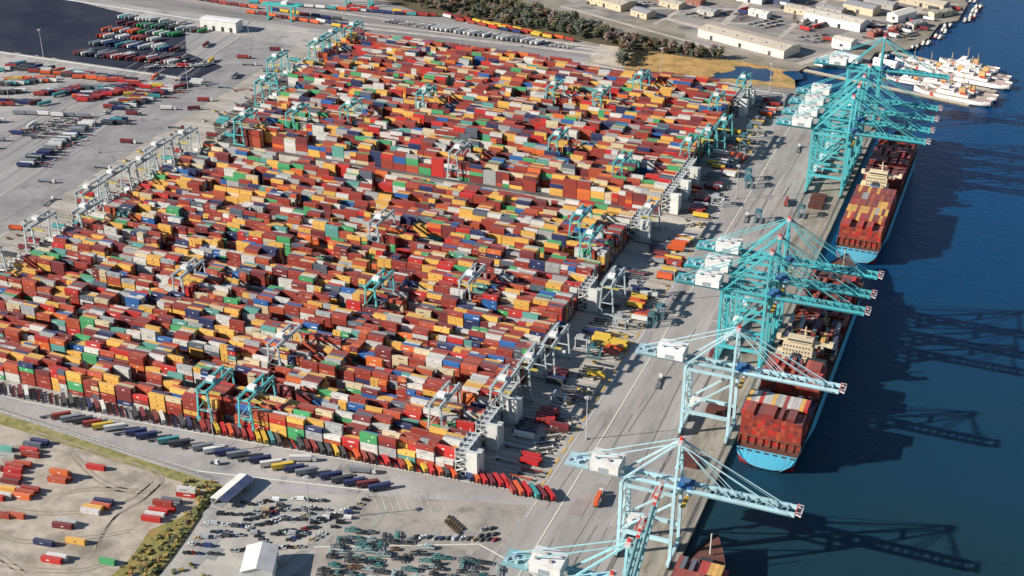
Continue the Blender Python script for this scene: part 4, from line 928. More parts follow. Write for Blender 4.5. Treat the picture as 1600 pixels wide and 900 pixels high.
# waterside transfer lanes: shuttle carriers and waiting boxes
def make_shuttle(c):
    r = empty('shuttle_carrier')
    for x in (-4.2, 4.2):
        for y in (-2.3, 2.3):
            M = MB(); M.box(x - .35, x + .35, y - .3, y + .3, 1.3, 8.6, c); M.build('leg', STEEL, r)
    for y in (-2.3, 2.3):
        M = MB(); M.box(-5.4, 5.4, y - .45, y + .45, .8, 1.5, c)
        for x in (-4.6, -1.8, 1.8, 4.6): wheel(M, x, y, .7)
        M.build('wheel_carrier', STEEL, r)
    M = MB()
    for y in (-2.3, 2.3): M.box(-5, 5, y - .35, y + .35, 8.6, 9.4, c)
    for x in (-4.2, 4.2): M.box(x - .4, x + .4, -1.95, 1.95, 8.6, 9.3, c)
    M.box(-3, 1.5, -1.9, 1.9, 9.45, 11.0, tuple(v * .8 for v in c)); M.build('top_frame', STEEL, r)
    M = MB(); M.box(4.7, 6.4, -2.3, -.6, 6.6, 8.9, HOUSEW); M.box(6.42, 6.46, -2.1, -.8, 7.4, 8.6, DKGREY); M.build('operator_cab', STEEL, r)
    return r
SH = [(-116, 798, 8, 't'), (-128, 806, 0, 'g'), (-92, 858, 92, 't'), (-90, 872, 92, 't'), (-118, 900, 5, 'g'), (-112, 845, 4, 'g'), (-84, 1130, 95, 't'), (-88, 1145, 95, 't'), (-100, 1080, 0, 'g'), (-60, 1062, 95, 't'), (-118, 730, 0, 'g'), (-108, 1210, 90, 't'), (-112, 1228, 90, 't'), (-112, 1255, 90, 't'), (-104, 1190, 90, 'g'), (-28, 1085, 90, 't')]
shp = {'t': make_shuttle(lin(70, 120, 130)), 'g': make_shuttle(lin(170, 174, 176))}; su = {'t': 0, 'g': 0}
for k, (x, y, a, kd) in enumerate(SH):
    o = copy_tree(shp[kd]) if su[kd] else shp[kd]; su[kd] += 1
    o.location = (x, y, .18); o.rotation_euler.z = R(a); pos = nth(1 + sum(1 for q in SH if q[1] < y))
    tag(o, f'{"dark teal" if kd == "t" else "pale grey"} shuttle carrier on the quayside lanes, {pos} counting from the front', 'shuttle carrier', 'shuttle carriers on the quayside lanes')
spec = []
for (x, y, cols, kd, n, rz) in ((-118, 812, ('yellow',), 'load', 4, 0), (-106, 812, ('yellow', 'yellow', 'orange'), 'load', 3, 0), (-120, 706, ('bright red', 'rust red'), 'load', 4, 0), (-108, 700, ('dark grey', 'white', 'grey'), 'bare', 6, 35), (-110, 672, ('white', 'grey', 'dark grey'), 'bare', 7, 35), (-112, 660, ('orange', 'bright red'), 'load', 2, 0), (-128, 690, ('navy blue', 'grey', 'dark grey'), 'bare', 6, 4), (-130, 755, ('navy blue', 'dark grey', 'maroon'), 'load', 4, 0), (-128, 830, ('dark grey', 'navy blue', 'grey'), 'bare', 7, 4), (-126, 915, ('dark grey', 'grey'), 'bare', 6, 4), (-124, 970, ('navy blue', 'dark grey', 'grey'), 'bare', 7, 4), (-120, 1130, ('dark grey', 'grey', 'white'), 'bare', 6, 4), (-106, 1145, ('orange', 'yellow', 'white'), 'load', 2, 0), (-122, 1220, ('dark grey', 'navy blue', 'white'), 'bare', 6, 4), (-124, 1330, ('grey', 'white', 'navy blue'), 'bare', 6, 4), (-102, 860, ('orange', 'white', 'rust red'), 'load', 3, 0), (-104, 955, ('yellow', 'rust red'), 'load', 3, 0), (-112, 878, ('yellow', 'orange'), 'load', 4, 0), (-104, 930, ('orange', 'yellow', 'grey'), 'load', 4, 0),
                                 (-118, 955, ('maroon', 'rust red', 'grey'), 'load', 4, 0), (-108, 990, ('yellow', 'orange', 'white'), 'load', 4, 0), (-112, 1058, ('rust red', 'maroon', 'white'), 'load', 5, 0), (-116, 1080, ('maroon', 'rust red', 'dark grey'), 'load', 4, 0), (-112, 1110, ('maroon', 'white'), 'load', 3, 0), (-118, 1160, ('navy blue', 'yellow', 'white'), 'load', 4, 0), (-108, 1180, ('orange', 'grey'), 'load', 4, 0), (-112, 1280, ('yellow', 'rust red', 'grey'), 'load', 4, 0), (-108, 1310, ('orange', 'white', 'teal'), 'load', 4, 0), (-116, 740, ('navy blue', 'grey', 'dark grey'), 'bare', 5, 10), (-112, 770, ('grey', 'dark grey'), 'bare', 5, 10)):
    for k in range(n + (1 if n < 5 else 0)): spec.append((x + (k % 2) * 1.2 + rnd.uniform(-1.2, 1.2), y + k * 3.4, rnd.choice(cols), kd, rz))
box_rows(spec, 'trailers waiting on the quayside lanes', 'on the quayside transfer lanes', .18)
spec = []
spec2 = []
for bi, (y0, xr, sk) in enumerate(blocks):
    for k in range(6):
        if rnd.random() < .62: spec2.append((rnd.choice((-126, -113, -108)) + rnd.uniform(-2, 2), y0 + 2.3 + k * 4.6, rnd.choice(('yellow', 'rust red', 'maroon', 'white', 'orange', 'dark grey', 'navy blue', 'grey', 'bright red', 'yellow')), rnd.choice(('box', 'bare', 'bare')), rnd.choice((0, 0, 0, 4))))
box_rows(spec2, 'trailers between the lane markings', 'between the lane lines', .4)
spec = []
for bi, (y0, xr, sk) in enumerate(blocks):
    nb = NBAY + (1 if bi > 12 else 0) + (2 if bi > 16 else 0); xl = xr - BP * nb
    for k in range(5):
        if rnd.random() < .9: spec.append((xl - rnd.choice((13, 15, 17, 30, 33)), y0 + 3 + k * 4.8 + sk * (xl + 150), rnd.choice(('white', 'navy blue', 'rust red', 'maroon', 'grey', 'dark grey', 'teal')), rnd.choice(('load', 'bare', 'load')), 0))
box_rows(spec, 'trailers at the landward block ends', 'at the landward block ends', .18)

def make_booth():
    r = empty('exchange_booth')
    M = MB(); M.box(-1.3, 1.3, -.7, .7, .05, 2.9, lin(214, 212, 206)); M.box(-1.0, 1.0, -.74, -.705, 1.3, 2.4, DKGREY); M.box(-1.6, 1.6, -1.0, 1.0, 2.92, 3.1, lin(190, 192, 192)); M.build('kiosk', BUILD, r)
    M = MB(); M.tube((2.4, 0, 0), (2.4, 0, 6.5), .14, lin(190, 190, 186), 6); M.box(2.0, 2.8, -.5, .5, 5.6, 6.5, (.06, .06, .06)); M.build('signal_post', STEEL, r)
    M = MB()
    for q in range(5): M.tube((-3 - q * 2.6, 0, 0), (-3 - q * 2.6, 0, 1.1), .18, lin(216, 176, 60), 6)
    M.build('bollard', STEEL, r); return r
bo = None
for bi, (y0, xr, sk) in enumerate(blocks):
    xl = xr - BP * (NBAY + (1 if bi > 12 else 0) + (2 if bi > 16 else 0))
    for k in range(5):
        o = make_booth() if bo is None else copy_tree(bo); bo = bo or o
        x = xl - 24; o.location = (x, y0 + .6 + k * 5.4 + sk * (x + 150), .3)
        tag(o, f'white lane booth with signal post, {nth(k + 1)} at the land end of the {nth(bi + 1)} block', 'booth', 'lane booths at the landward block ends')
def make_hatch():
    M = MB(); c = lin(92, 50, 46)
    for k in range(3):
        M.box(-6.2, 6.2, -6.5 + k * .15, 6.5 - k * .15, .1 + k * .95, .95 + k * .95, jit(c, .15))
        for q in range(6): M.box(-6.1 + q * 2.35, -5.9 + q * 2.35, -6.55 + k * .15, -6.502 + k * .15, .15 + k * .95, .9 + k * .95, tuple(v * .6 for v in c))
    return M.mesh('hatch_cover_panel', SHIPP)
hm = make_hatch()
for k, (x, y) in enumerate(((-20, 700), (-19, 764), (-20, 912), (-46, 936), (-20, 1110), (-21, 1126), (-20, 1266), (-20, 1284))):
    tag(link('hatch_cover_panel', hm, loc=(x, y, .4)), f'stack of brown ship hatch panels laid on the quay apron, {nth(k + 1)} from the front', 'hatch cover', 'hatch panels on the quay')
def make_bin(c):
    M = MB(); M.box(-1.5, 1.5, -.9, .9, .12, 1.4, c); M.box(-1.35, 1.35, -.75, .75, 1.401, 1.42, (.05, .045, .04))
    for q in (-1.2, 1.2): M.box(q - .15, q + .15, -.8, .8, 0, .118, DKGREY)
    for q in (-.7, 0, .7): M.box(q - .06, q + .06, -.94, -.901, .15, 1.38, tuple(v * .7 for v in c))
    return M.mesh('lashing_bin', CARP)
BINC = {'yellow': lin(214, 176, 70), 'grey': lin(150, 150, 148), 'rust brown': lin(128, 78, 58), 'pale': lin(214, 204, 184)}
bins = {n_: make_bin(c) for n_, c in BINC.items()}
for k in range(150):
    if k < 110: x, y = rnd.uniform(-118, -98), 650 + rnd.random() * 700; where = 'on the quayside lanes'
    else: x, y = -612 - rnd.random() * 25, 660 + rnd.random() * 560; where = 'at the landward block ends'
    nm = rnd.choice(list(bins)); o = link('lashing_bin', bins[nm], loc=(x, y, .34)); o.rotation_euler.z = R(rnd.choice((0, 90)) + rnd.uniform(-15, 15))
    tag(o, f'small {nm} steel bin standing {where}', 'bin', f'{nm} bins {where}')
# steel frames (spreaders) laid out in the storage yard
def make_frame(c):
    M = MB()
    for y in (-1.1, 1.1): M.box(-6, 6, y - .15, y + .15, .7, 1.2, c)
    for x in (-5.9, -3, 0, 3, 5.9): M.box(x - .15, x + .15, -1.1, 1.1, .72, 1.18, c)
    M.box(-1.6, 1.6, -.9, .9, 1.2, 2.1, tuple(v * .7 for v in c))
    for x in (-5.9, 5.9):
        for y in (-1.1, 1.1): M.box(x - .2, x + .2, y - .2, y + .2, .05, .7, DKGREY)
    for q in (-4.4, 4.4): M.beam((q, -1.1, 1.2), (q * .3, 0, 2.6), .15, .15, c); M.beam((q, 1.1, 1.2), (q * .3, 0, 2.6), .15, .15, c)
    return M.mesh('lifting_spreader', STEEL)
fm = [make_frame(lin(76, 140, 138)), make_frame(lin(170, 190, 188)), make_frame(lin(52, 64, 74)), make_frame(lin(110, 122, 126)), make_frame(lin(120, 84, 66))]
fn = ['teal', 'pale', 'dark', 'grey', 'rusty']
k = 0
FR = []
for q in range(10):
    for i in range(20):
        x = -188 + i * 5.2 + rnd.uniform(-2.2, 2.2) + q * 1.3; y = 560 - q * 5.2 + i * .75 + rnd.uniform(-1.6, 1.6)
        if rnd.random() < .34 or (x > -146 and y > 563) or x > -90 or (q in (4, 5) and 5 < i < 9): continue
        FR.append((x, y, rnd.choices(range(5), (6, 3, 7, 3, 1))[0], q))
for (x, y, v, q) in FR:
    o = link('lifting_spreader', fm[v], loc=(x, y, .12)); o.scale = (rnd.choice((.45, .6, .8)), 1, rnd.choice((1, 1.5))); o.rotation_euler.z = R(rnd.choice((18, 18, 18, 108)) + rnd.uniform(-5, 5))
    pos = 1 + sum(1 for p in FR if p[3] == q and p[0] < x)
    tag(o, f'{fn[v]} lifting spreader in the storage yard, {nth(q + 1)} row down, {nth(pos)} from the lot', 'lifting spreader', 'lifting spreaders laid out at the bottom edge')
def make_flat():
    M = MB(); M.box(-.5, .5, -1.6, 1.6, .05, .9, lin(110, 92, 66)); M.box(-.7, .7, -1.2, 1.2, .9, 1.2, lin(70, 58, 44)); return M.mesh('steel_counterweight', STEEL)
fl = make_flat()
for k in range(14):
    x = -136 + (k % 7) * 1.9; y = 593 - (k // 7) * 4.2 - (k % 7) * 1.2
    tag(link('steel_counterweight', fl, loc=(x, y, .12)), f'brown steel block on the bare concrete yard, {"upper" if k < 7 else "lower"} row, {nth(7 - k % 7)} from the quay', 'steel block', 'steel blocks on the concrete yard')
for k in range(13): put_car(-146 + k * 3.6, 569 + k * 1.25 + rnd.uniform(-.6, .6), R(60 + rnd.uniform(-10, 10)), f'% parked beside the white line before the spreaders, {nth(13 - k)} from the quay', 'vehicles beside the spreader yard')
for k in range(5): put_car(-112 + (k % 3) * 3.4, 584 + k * 2.2, R(60 + rnd.uniform(-10, 10)), f'% on the bare yard beside the quay apron, {nth(k + 1)} from the front', 'vehicles on the bare yard')

# ------------------------------------------------------------ buildings
def gable(name, loc, rz, L, W, H, rise, wall, roof, label, doors=(), windows=0, cat='building', skylight=0, grp=None):
    r = empty(name, loc, rz); tag(r, label, cat, grp)
    M = MB(); M.box(-L / 2, L / 2, -W / 2, W / 2, 0, H, wall, skip=(1,))
    for e in (-L / 2, L / 2): M.quad([(e, -W / 2, H), (e, W / 2, H), (e, 0, H + rise - .05)], wall)
    M.build('wall', BUILD, r)
    M = MB(); ov = .5
    for s in (-1, 1):
        M.hexa([(-L / 2 - ov, s * (W / 2 + ov), H), (L / 2 + ov, s * (W / 2 + ov), H), (L / 2 + ov, 0, H + rise), (-L / 2 - ov, 0, H + rise), (-L / 2 - ov, s * (W / 2 + ov), H + .3), (L / 2 + ov, s * (W / 2 + ov), H + .3), (L / 2 + ov, 0, H + rise + .3), (-L / 2 - ov, 0, H + rise + .3)], roof)
    ro = M.build('roof', BUILD, r)
    if skylight:
        for k in range(skylight):
            x = -L / 2 + (k + .5) * L / skylight
            M = MB(); M.box(x - .8, x + .8, -W * .3 - .8, -W * .3 + .8, H + rise * .3 + .2, H + rise * .5 + 1.2, jit(lin(170, 165, 155), .2)); M.build('roof_vent', BUILD, ro)
    for (face, u, wd, hh) in doors:
        M = MB(); dk = (.03, .03, .035)
        if face == 'f': M.box(u - wd / 2, u + wd / 2, -W / 2 - .06, -W / 2 - .01, .05, hh, dk)
        else: M.box(L / 2 + .01, L / 2 + .06, u - wd / 2, u + wd / 2, .05, hh, dk)
        M.build('door', BUILD, r)
    for k in range(windows):
        u = -L / 2 + (k + .5) * L / windows
        M = MB(); M.box(u - .9, u + .9, -W / 2 - .05, -W / 2 - .01, H * .5, H * .5 + 1.3, (.03, .035, .045)); M.build('window', BUILD, r)
    return r
Wt = lin(225, 222, 214); Rf = lin(205, 196, 182); Tn = lin(200, 182, 152); Gy = lin(140, 140, 142)
gable('gate_building', (-770, 1352, .1), R(2), 48, 16, 12, .8, Wt, lin(214, 212, 208), 'white flat gate building with four dark door openings beside the dark lot', [('f', -17, 4, 5.5), ('f', -6, 4, 5.5), ('f', 6, 4, 5.5), ('f', 17, 4, 5.5)])
gable('warehouse', (-178, 1528, .1), R(-21.5), 118, 34, 9, 2.5, lin(222, 210, 188), lin(196, 182, 164), 'long grey roofed warehouse with a cream wall beyond the marsh', [('f', -40, 4, 5), ('f', 0, 4, 5), ('f', 40, 4, 5)], 0, 'warehouse', 6)
gable('warehouse', (-98, 1642, .1), R(-18), 74, 24, 10, 2, Wt, lin(206, 196, 180), 'white walled long shed with a dark shaded side behind the waterfront', [('f', -20, 4, 5), ('f', 10, 4, 5)], 0, 'warehouse', 4)
gable('warehouse', (-74, 1560, .1), R(-18), 24, 16, 9, 2, Wt, Rf, 'small white shed between the long warehouse and the inlet', [('f', 0, 4, 5)], 0, 'warehouse')
gable('warehouse', (-28, 1690, .1), R(60), 36, 16, 9, 3, Wt, lin(214, 206, 192), 'white gabled shed near the far dock edge', [('f', 0, 4, 5)], 0, 'warehouse')
gable('warehouse', (-78, 1705, .1), R(-18), 40, 22, 9, 2, Tn, Gy, 'grey roofed shed behind the white gabled one', [('f', 0, 4, 5)], 0, 'warehouse')
gable('warehouse', (-214, 1700, .1), R(-10), 34, 18, 12, 1, Wt, Wt, 'tall white block at the top edge beyond the car park', [('f', 0, 4, 5)], 3, 'warehouse')
gable('warehouse', (-176, 1706, .1), R(-10), 26, 22, 14, 1, lin(60, 78, 110), lin(176, 186, 200), 'blue walled building beside the tall white block', [('f', 0, 4, 5)], 3, 'warehouse')
gable('warehouse', (-372, 1618, .1), R(-24), 56, 30, 8, 2, lin(190, 170, 140), lin(190, 178, 162), 'broad tan warehouse behind the tree belt', [('f', 0, 4, 5)], 4, 'warehouse', 3)
gable('warehouse', (-322, 1588, .1), R(-24), 26, 18, 7, 2, Tn, Gy, 'small tan shed at the edge of the tree belt', [('f', 0, 3, 4)], 2, 'warehouse')
gable('warehouse', (-276, 1662, .1), R(-15), 20, 14, 6, 2, lin(140, 84, 66), lin(150, 90, 72), 'small brick red house by the far car park', [('f', 0, 2, 3)], 3, 'house')
gable('warehouse', (-10, 1760, .1), R(-20), 60, 18, 8, 2, lin(190, 175, 150), lin(180, 168, 150), 'low tan shed along the far waterfront', [('f', 0, 4, 5)], 4, 'warehouse')
gable('warehouse', (-120, 1760, .1), R(-15), 70, 26, 9, 2, lin(180, 168, 150), lin(200, 190, 176), 'wide pale roofed shed on the top edge', [('f', 0, 4, 5)], 5, 'warehouse')
FAR = [(-113, 1690, 34, 14, 6, -15, 'grey'), (-150, 1672, 30, 16, 7, -15, 'tan'), (-190, 1640, 26, 12, 6, -18, 'white'), (-60, 1735, 40, 14, 7, -18, 'grey'), (14, 1722, 30, 10, 6, 50, 'tan'), (-8, 1665, 22, 12, 6, 58, 'grey'), (-250, 1625, 24, 14, 6, -20, 'grey'), (-300, 1640, 30, 16, 6, -20, 'tan'), (-330, 1665, 26, 14, 6, -18, 'brick'), (-230, 1745, 40, 18, 8, -12, 'white'),
       (-300, 1740, 36, 16, 7, -14, 'grey'), (-160, 1770, 36, 16, 7, -14, 'white'), (-48, 1615, 18, 10, 5, 60, 'brick'), (-28, 1640, 16, 9, 5, 60, 'brick'), (-440, 1640, 28, 14, 6, -18, 'grey'), (-60, 1800, 40, 16, 8, -14, 'tan')]
FC = {'grey': (lin(168, 162, 154), lin(150, 148, 146)), 'tan': (lin(196, 180, 152), lin(178, 168, 152)), 'white': (lin(220, 214, 204), lin(206, 200, 190)), 'brick': (lin(150, 82, 66), lin(156, 92, 78))}
for q, (x, y, L, W, H, a, c) in enumerate(FAR):
    pos = nth(1 + sum(1 for p in FAR if p[1] < y))
    gable('shed', (x, y, .2), R(a), L, W, H, 1.6, FC[c][0], FC[c][1], f'small {c} shed in the far industrial district, {pos} from the tree belt', [('f', 0, 3, 4)], 2, 'shed', 2, 'sheds of the far industrial district')
for q, (x, y, L, W, a) in enumerate(((-62, 1512, 30, 12, -18), (-20, 1507, 26, 9, -15), (-84, 1490, 20, 10, 65))):
    gable('shed', (x, y, .5), R(a), L, W, 6, 1.4, lin(224, 222, 216), lin(214, 222, 222), f'white roofed pier shed behind the far quay cranes, {nth(q + 1)} of three', [('f', 0, 3, 4)], 3, 'shed', 0, 'white sheds at the pier root')
gable('service_building', (-213, 510, .1), R(112), 22, 17, 9, 2.5, Wt, lin(225, 222, 216), 'white service building with two windows beside the parking lot at the bottom edge', [('f', 6, 3, 4)], 2)
# open canopy, the shade on one roof half painted as dark blue
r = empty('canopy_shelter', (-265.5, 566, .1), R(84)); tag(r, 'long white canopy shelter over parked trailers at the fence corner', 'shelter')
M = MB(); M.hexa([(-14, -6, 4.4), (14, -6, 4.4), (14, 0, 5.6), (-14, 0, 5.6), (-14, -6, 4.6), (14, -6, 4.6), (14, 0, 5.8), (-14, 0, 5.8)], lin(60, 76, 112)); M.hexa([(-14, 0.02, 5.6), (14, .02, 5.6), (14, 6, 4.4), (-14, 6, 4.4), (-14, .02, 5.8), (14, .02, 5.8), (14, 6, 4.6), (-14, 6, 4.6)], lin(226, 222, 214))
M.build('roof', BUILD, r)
for s in (-5.6, 5.6):
    for q in range(5): MB().box(-13.5 + q * 6.7, -13.2 + q * 6.7, s - .15, s + .15, 0, 4.4, Gy).build('post', STEEL, r)
M = MB(); M.box(-13.8, 13.8, 5.4, 5.6, .6, 3.8, lin(205, 205, 200)); M.build('side_panel', BUILD, r)
# fences
def fence(name, pts, label, h=2.4):
    M = MB(); r = empty(name, (pts[0][0], pts[0][1], .05)); tag(r, label, 'fence'); ox, oy = pts[0]
    for a, b in zip(pts, pts[1:]):
        for z in (.4, 1.2, h - .1): M.beam((a[0] - ox, a[1] - oy, z), (b[0] - ox, b[1] - oy, z), .1, .12, lin(130, 128, 122))
    M.build('rail', STEEL, r)
    P = MB()
    for a, b in zip(pts, pts[1:]):
        l = math.hypot(b[0] - a[0], b[1] - a[1]); n_ = max(1, int(l / 6))
        for k in range(n_ + 1):
            t = k / n_; x, y = a[0] + (b[0] - a[0]) * t - ox, a[1] + (b[1] - a[1]) * t - oy; P.box(x - .09, x + .09, y - .09, y + .09, 0, h, lin(120, 118, 112))
    tag(P.build('post', STEEL, r), kind='stuff')
fence('perimeter_fence', [(-610, 598), (-430, 585.2), (-286, 574)], 'grey wire perimeter fence along the grass strip above the sandy lot')
fence('lot_fence', [(-283, 569), (-276, 540), (-272, 500), (-282, 450)], 'grey wire fence between the sandy lot bushes and the parking lot')
fence('yard_fence', [(-189, 594), (-196, 560), (-203, 520), (-210, 480)], 'dark wire fence between the parking lot and the spreader yard')
fence('marsh_fence', [(-332, 1400), (-290, 1391), (-97, 1379)], 'pale fence between the stacks and the marsh')
# small craft and deck cargo along the far dock
def boat_mesh(c):
    M = hull_mesh(13, 4.2, 1.6, -.5, ratio_stern=.9, bow=.4, col=c, boot=lin(60, 50, 50), deckc=lin(200, 190, 175), sheer=.8); M.box(-1.3, 1.3, 4, 8, 1.65, 4.0, lin(225, 222, 214)); M.box(-1.32, -1.305, 4.4, 7.6, 2.8, 3.6, DKGREY); M.box(-1.1, 1.1, 8.01, 8.05, 2.8, 3.6, DKGREY); M.tube((0, 6, 4), (0, 6, 7.5), .12, lin(200, 200, 195), 6)
    return M.mesh('moored_boat', SHIPP)
bt = [boat_mesh(lin(222, 218, 210)), boat_mesh(lin(70, 80, 104)), boat_mesh(lin(150, 60, 50))]; bn_ = ['white', 'dark blue', 'red']
DOCK = [(-4, 1584), (6, 1606), (16, 1634), (20, 1660), (22, 1682), (42, 1716), (46, 1736), (46, 1758), (48, 1778), (40, 1800), (-32, 1524), (-32, 1540), (30, 1822)]
for k, (x, y) in enumerate(DOCK):
    for e in range(2):
        v = rnd.randrange(3); o = link('moored_boat', bt[v], loc=(x + 1.5 + e * 4.8, y + rnd.uniform(-3, 3), -2.5)); o.rotation_euler.z = R(rnd.uniform(-14, 4)); tag(o, f'{bn_[v]} small boat moored along the far dock edge, {nth(k * 2 + e + 1)} from the inlet', 'boat', 'small boats at the far dock')
spec = []
for k in range(64):
    x, y = rnd.choice(((-45, 1606), (-20, 1632), (-10, 1655), (4, 1690), (-60, 1650), (-120, 1618), (-215, 1640), (18, 1740), (-160, 1700), (-80, 1560)))
    spec.append((x + rnd.uniform(-16, 12), y + rnd.uniform(-18, 18), rnd.choice(('bright red', 'white', 'maroon', 'grey', 'white', 'rust red', 'dark grey', 'navy blue')), rnd.choice(('box', 'bare', 'box')), rnd.choice((-20, -15, 60, 70))))
box_rows(spec, 'trailers in the far industrial district', 'among the far waterfront sheds', .3)
# light masts
def make_mast():
    r = empty('light_mast')
    M = MB(); M.tube((0, 0, 0), (0, 0, 32), .38, lin(190, 190, 188), 8, .2); M.box(-.8, .8, -.8, .8, 0, .9, lin(150, 145, 138)); M.build('pole', STEEL, r)
    M = MB(); M.tube((0, 0, 31.4), (0, 0, 31.8), 1.5, lin(170, 170, 170), 10)
    for k in range(6):
        a = k * math.pi / 3; M.box(1.6 * math.cos(a) - .35, 1.6 * math.cos(a) + .35, 1.6 * math.sin(a) - .35, 1.6 * math.sin(a) + .35, 30.9, 31.4, lin(210, 210, 205))
    M.build('lamp_ring', STEEL, r); return r
MP = [(-88, 700), (-88, 900), (-88, 1100), (-88, 1290), (-655, 800), (-670, 980), (-690, 1160), (-700, 1300), (-240, 1384), (-120, 1378), (-470, 1390), (-900, 1190), (-840, 1060), (-210, 560), (-300, 600)]
ms = None
for k, (x, y) in enumerate(MP):
    o = make_mast() if ms is None else copy_tree(ms); ms = ms or o; o.location = (x, y, .1)
    wh = 'beside the quay lanes' if x > -100 else ('on the landward yard' if x < -600 else 'at the edge of the stacks')
    tag(o, f'tall grey light mast {wh}, {nth(1 + sum(1 for q in MP if q[1] < y))} of all from the front', 'light mast', 'light masts of the terminal')
# rail gantry cranes
def make_rtg():
    r = empty('rail_gantry_crane'); c = lin(60, 186, 180)
    for x in (-15, 15):
        for y in (-6, 6): MB().box(x - .8, x + .8, y - .8, y + .8, .5, 17, c).build('leg', STEEL, r)
        MB().box(x - .7, x + .7, -8, 8, .15, 1.4, c).build('end_carriage', STEEL, r)
    for y in (-3, 3): MB().box(-24, 24, y - .8, y + .8, 17.1, 19.2, c).build('girder', STEEL, r)
    MB().box(-14.9, 14.9, 6 - .4, 6 + .4, 15.2, 16.6, c).build('tie_beam', STEEL, r)
    MB().box(2, 9, -4, 4, 19.25, 22.6, HOUSEW).build('trolley', STEEL, r); return r
g1 = make_rtg(); g1.location = (-724, 1413, .1); g1.rotation_euler.z = R(8); tag(g1, 'turquoise rail gantry crane beside the white gate building', 'gantry crane', 'gantry cranes of the rail yard')
g2 = copy_tree(g1); g2.location = (-664, 1500, .1); tag(g2, 'turquoise rail gantry crane at the top edge of the rail yard', 'gantry crane', 'gantry cranes of the rail yard')

# ------------------------------------------------------------ piers and cutters
def pier(name, pts, label, wd):
    r = MB()
    P = line_poly(pts[0], pts[1], wd)
    r.prism(P, -.8, .4, lin(196, 182, 160), lin(120, 110, 96))
    n_ = 12
    for k in range(n_):
        t = (k + .5) / n_; x = pts[0][0] + (pts[1][0] - pts[0][0]) * t; y = pts[0][1] + (pts[1][1] - pts[0][1]) * t
        for s in (-1, 1): r.tube((x, y + s * wd * .42, -8), (x, y + s * wd * .42, -.8), .5, lin(90, 82, 72), 6)
        r.box(x - .4, x + .4, y + wd * .36, y + wd * .42, .4, 1.2, (.05, .05, .05))
    tag(r.build(name, TIMB), label, 'pier')
pier('pier', ((-100, 1462), (78, 1416)), 'long concrete pier next to the quay end, below the white cutters', 7)
pier('pier', ((-45, 1506), (100, 1468)), 'concrete pier between two rows of white cutters', 9)
pier('pier', ((-20, 1560), (92, 1520)), 'shorter concrete pier behind the white cutters', 8)
def make_cutter():
    r = empty('white_cutter'); W = lin(232, 226, 220)
    M = hull_mesh(72, 11, 4.2, -1.5, ratio_stern=.9, bow=.34, col=W, boot=lin(60, 40, 40), deckc=lin(190, 165, 150), sheer=2)
    M.box(-5.52, -5.45, 52, 55, 1.5, 4.4, lin(205, 70, 45)); M.box(5.45, 5.52, 52, 55, 1.5, 4.4, lin(205, 70, 45)); M.build('hull', SHIPP, r)
    M = MB(); M.box(-4, 4, 20, 50, 4.3, 7.4, W); M.box(-3.6, 3.6, 34, 47, 7.4, 10.2, W); M.box(-3, 3, 39, 45, 10.2, 12.6, W); su_ = M.build('superstructure', SHIPP, r)
    M = MB(); M.box(-2.9, 2.9, 45.02, 45.1, 11.2, 12.2, DKGREY); M.box(-3.62, -3.57, 36, 46, 8.6, 9.4, DKGREY); M.box(3.57, 3.62, 36, 46, 8.6, 9.4, DKGREY); M.build('windows', SHIPP, su_)
    M = MB(); M.prism([(-1.8, 24), (1.8, 24), (1.8, 30), (-1.8, 30)], 7.4, 12.5, lin(196, 160, 110)); M.build('funnel', SHIPP, r)
    M = MB(); M.tube((0, 38, 12.6), (0, 38, 25), .4, lin(196, 170, 120)); M.beam((-3, 38, 20), (3, 38, 20), .3, .3, lin(196, 170, 120)); M.build('mast', SHIPP, r)
    M = MB(); M.tube((0, 60, 5), (0, 60, 7), 1.1, W); M.tube((0, 60, 6.4), (0, 65, 7), .2, DKGREY); M.build('deck_gun', SHIPP, r)
    M = MB(); M.box(-4.6, -3.2, 22, 28, 7.5, 9, lin(190, 80, 50)); M.build('lifeboat', SHIPP, r)
    return r
cu = None
CUT = [(98, 1428, 100, 1, 'longest white cutter lying along the first pier'), (102, 1446, 102, .85, 'second white cutter, just behind the longest one'), (112, 1488, 100, 1, 'white cutter moored out at the tip of the second pier'), (86, 1502, 100, .9, 'white cutter between the pier tip boat and the shore'), (96, 1537, 100, .8, 'white cutter beyond the third pier, last of the row'), (36, 1466, 104, .62, 'small white cutter close to shore between piers'),
       (58, 1512, 101, .75, 'white cutter tucked inside the second and third piers'), (30, 1533, 102, .55, 'short white cutter by the shore end of the third pier'), (70, 1462, 101, .8, 'white cutter on the outer face of the second pier'), (24, 1492, 103, .5, 'smallest white cutter at the shore end of the second pier'), (110, 1512, 100, .85, 'white cutter beside the outermost tip, behind the second pier')]
for x, y, a, s, lab in CUT:
    o = make_cutter() if cu is None else copy_tree(cu); cu = cu or o
    o.location = (x, y, -2.5); o.rotation_euler.z = R(a - 22); o.scale = (s * 1.3, s * 1.12, s * 1.15); tag(o, lab, 'ship', 'white cutters at the piers')

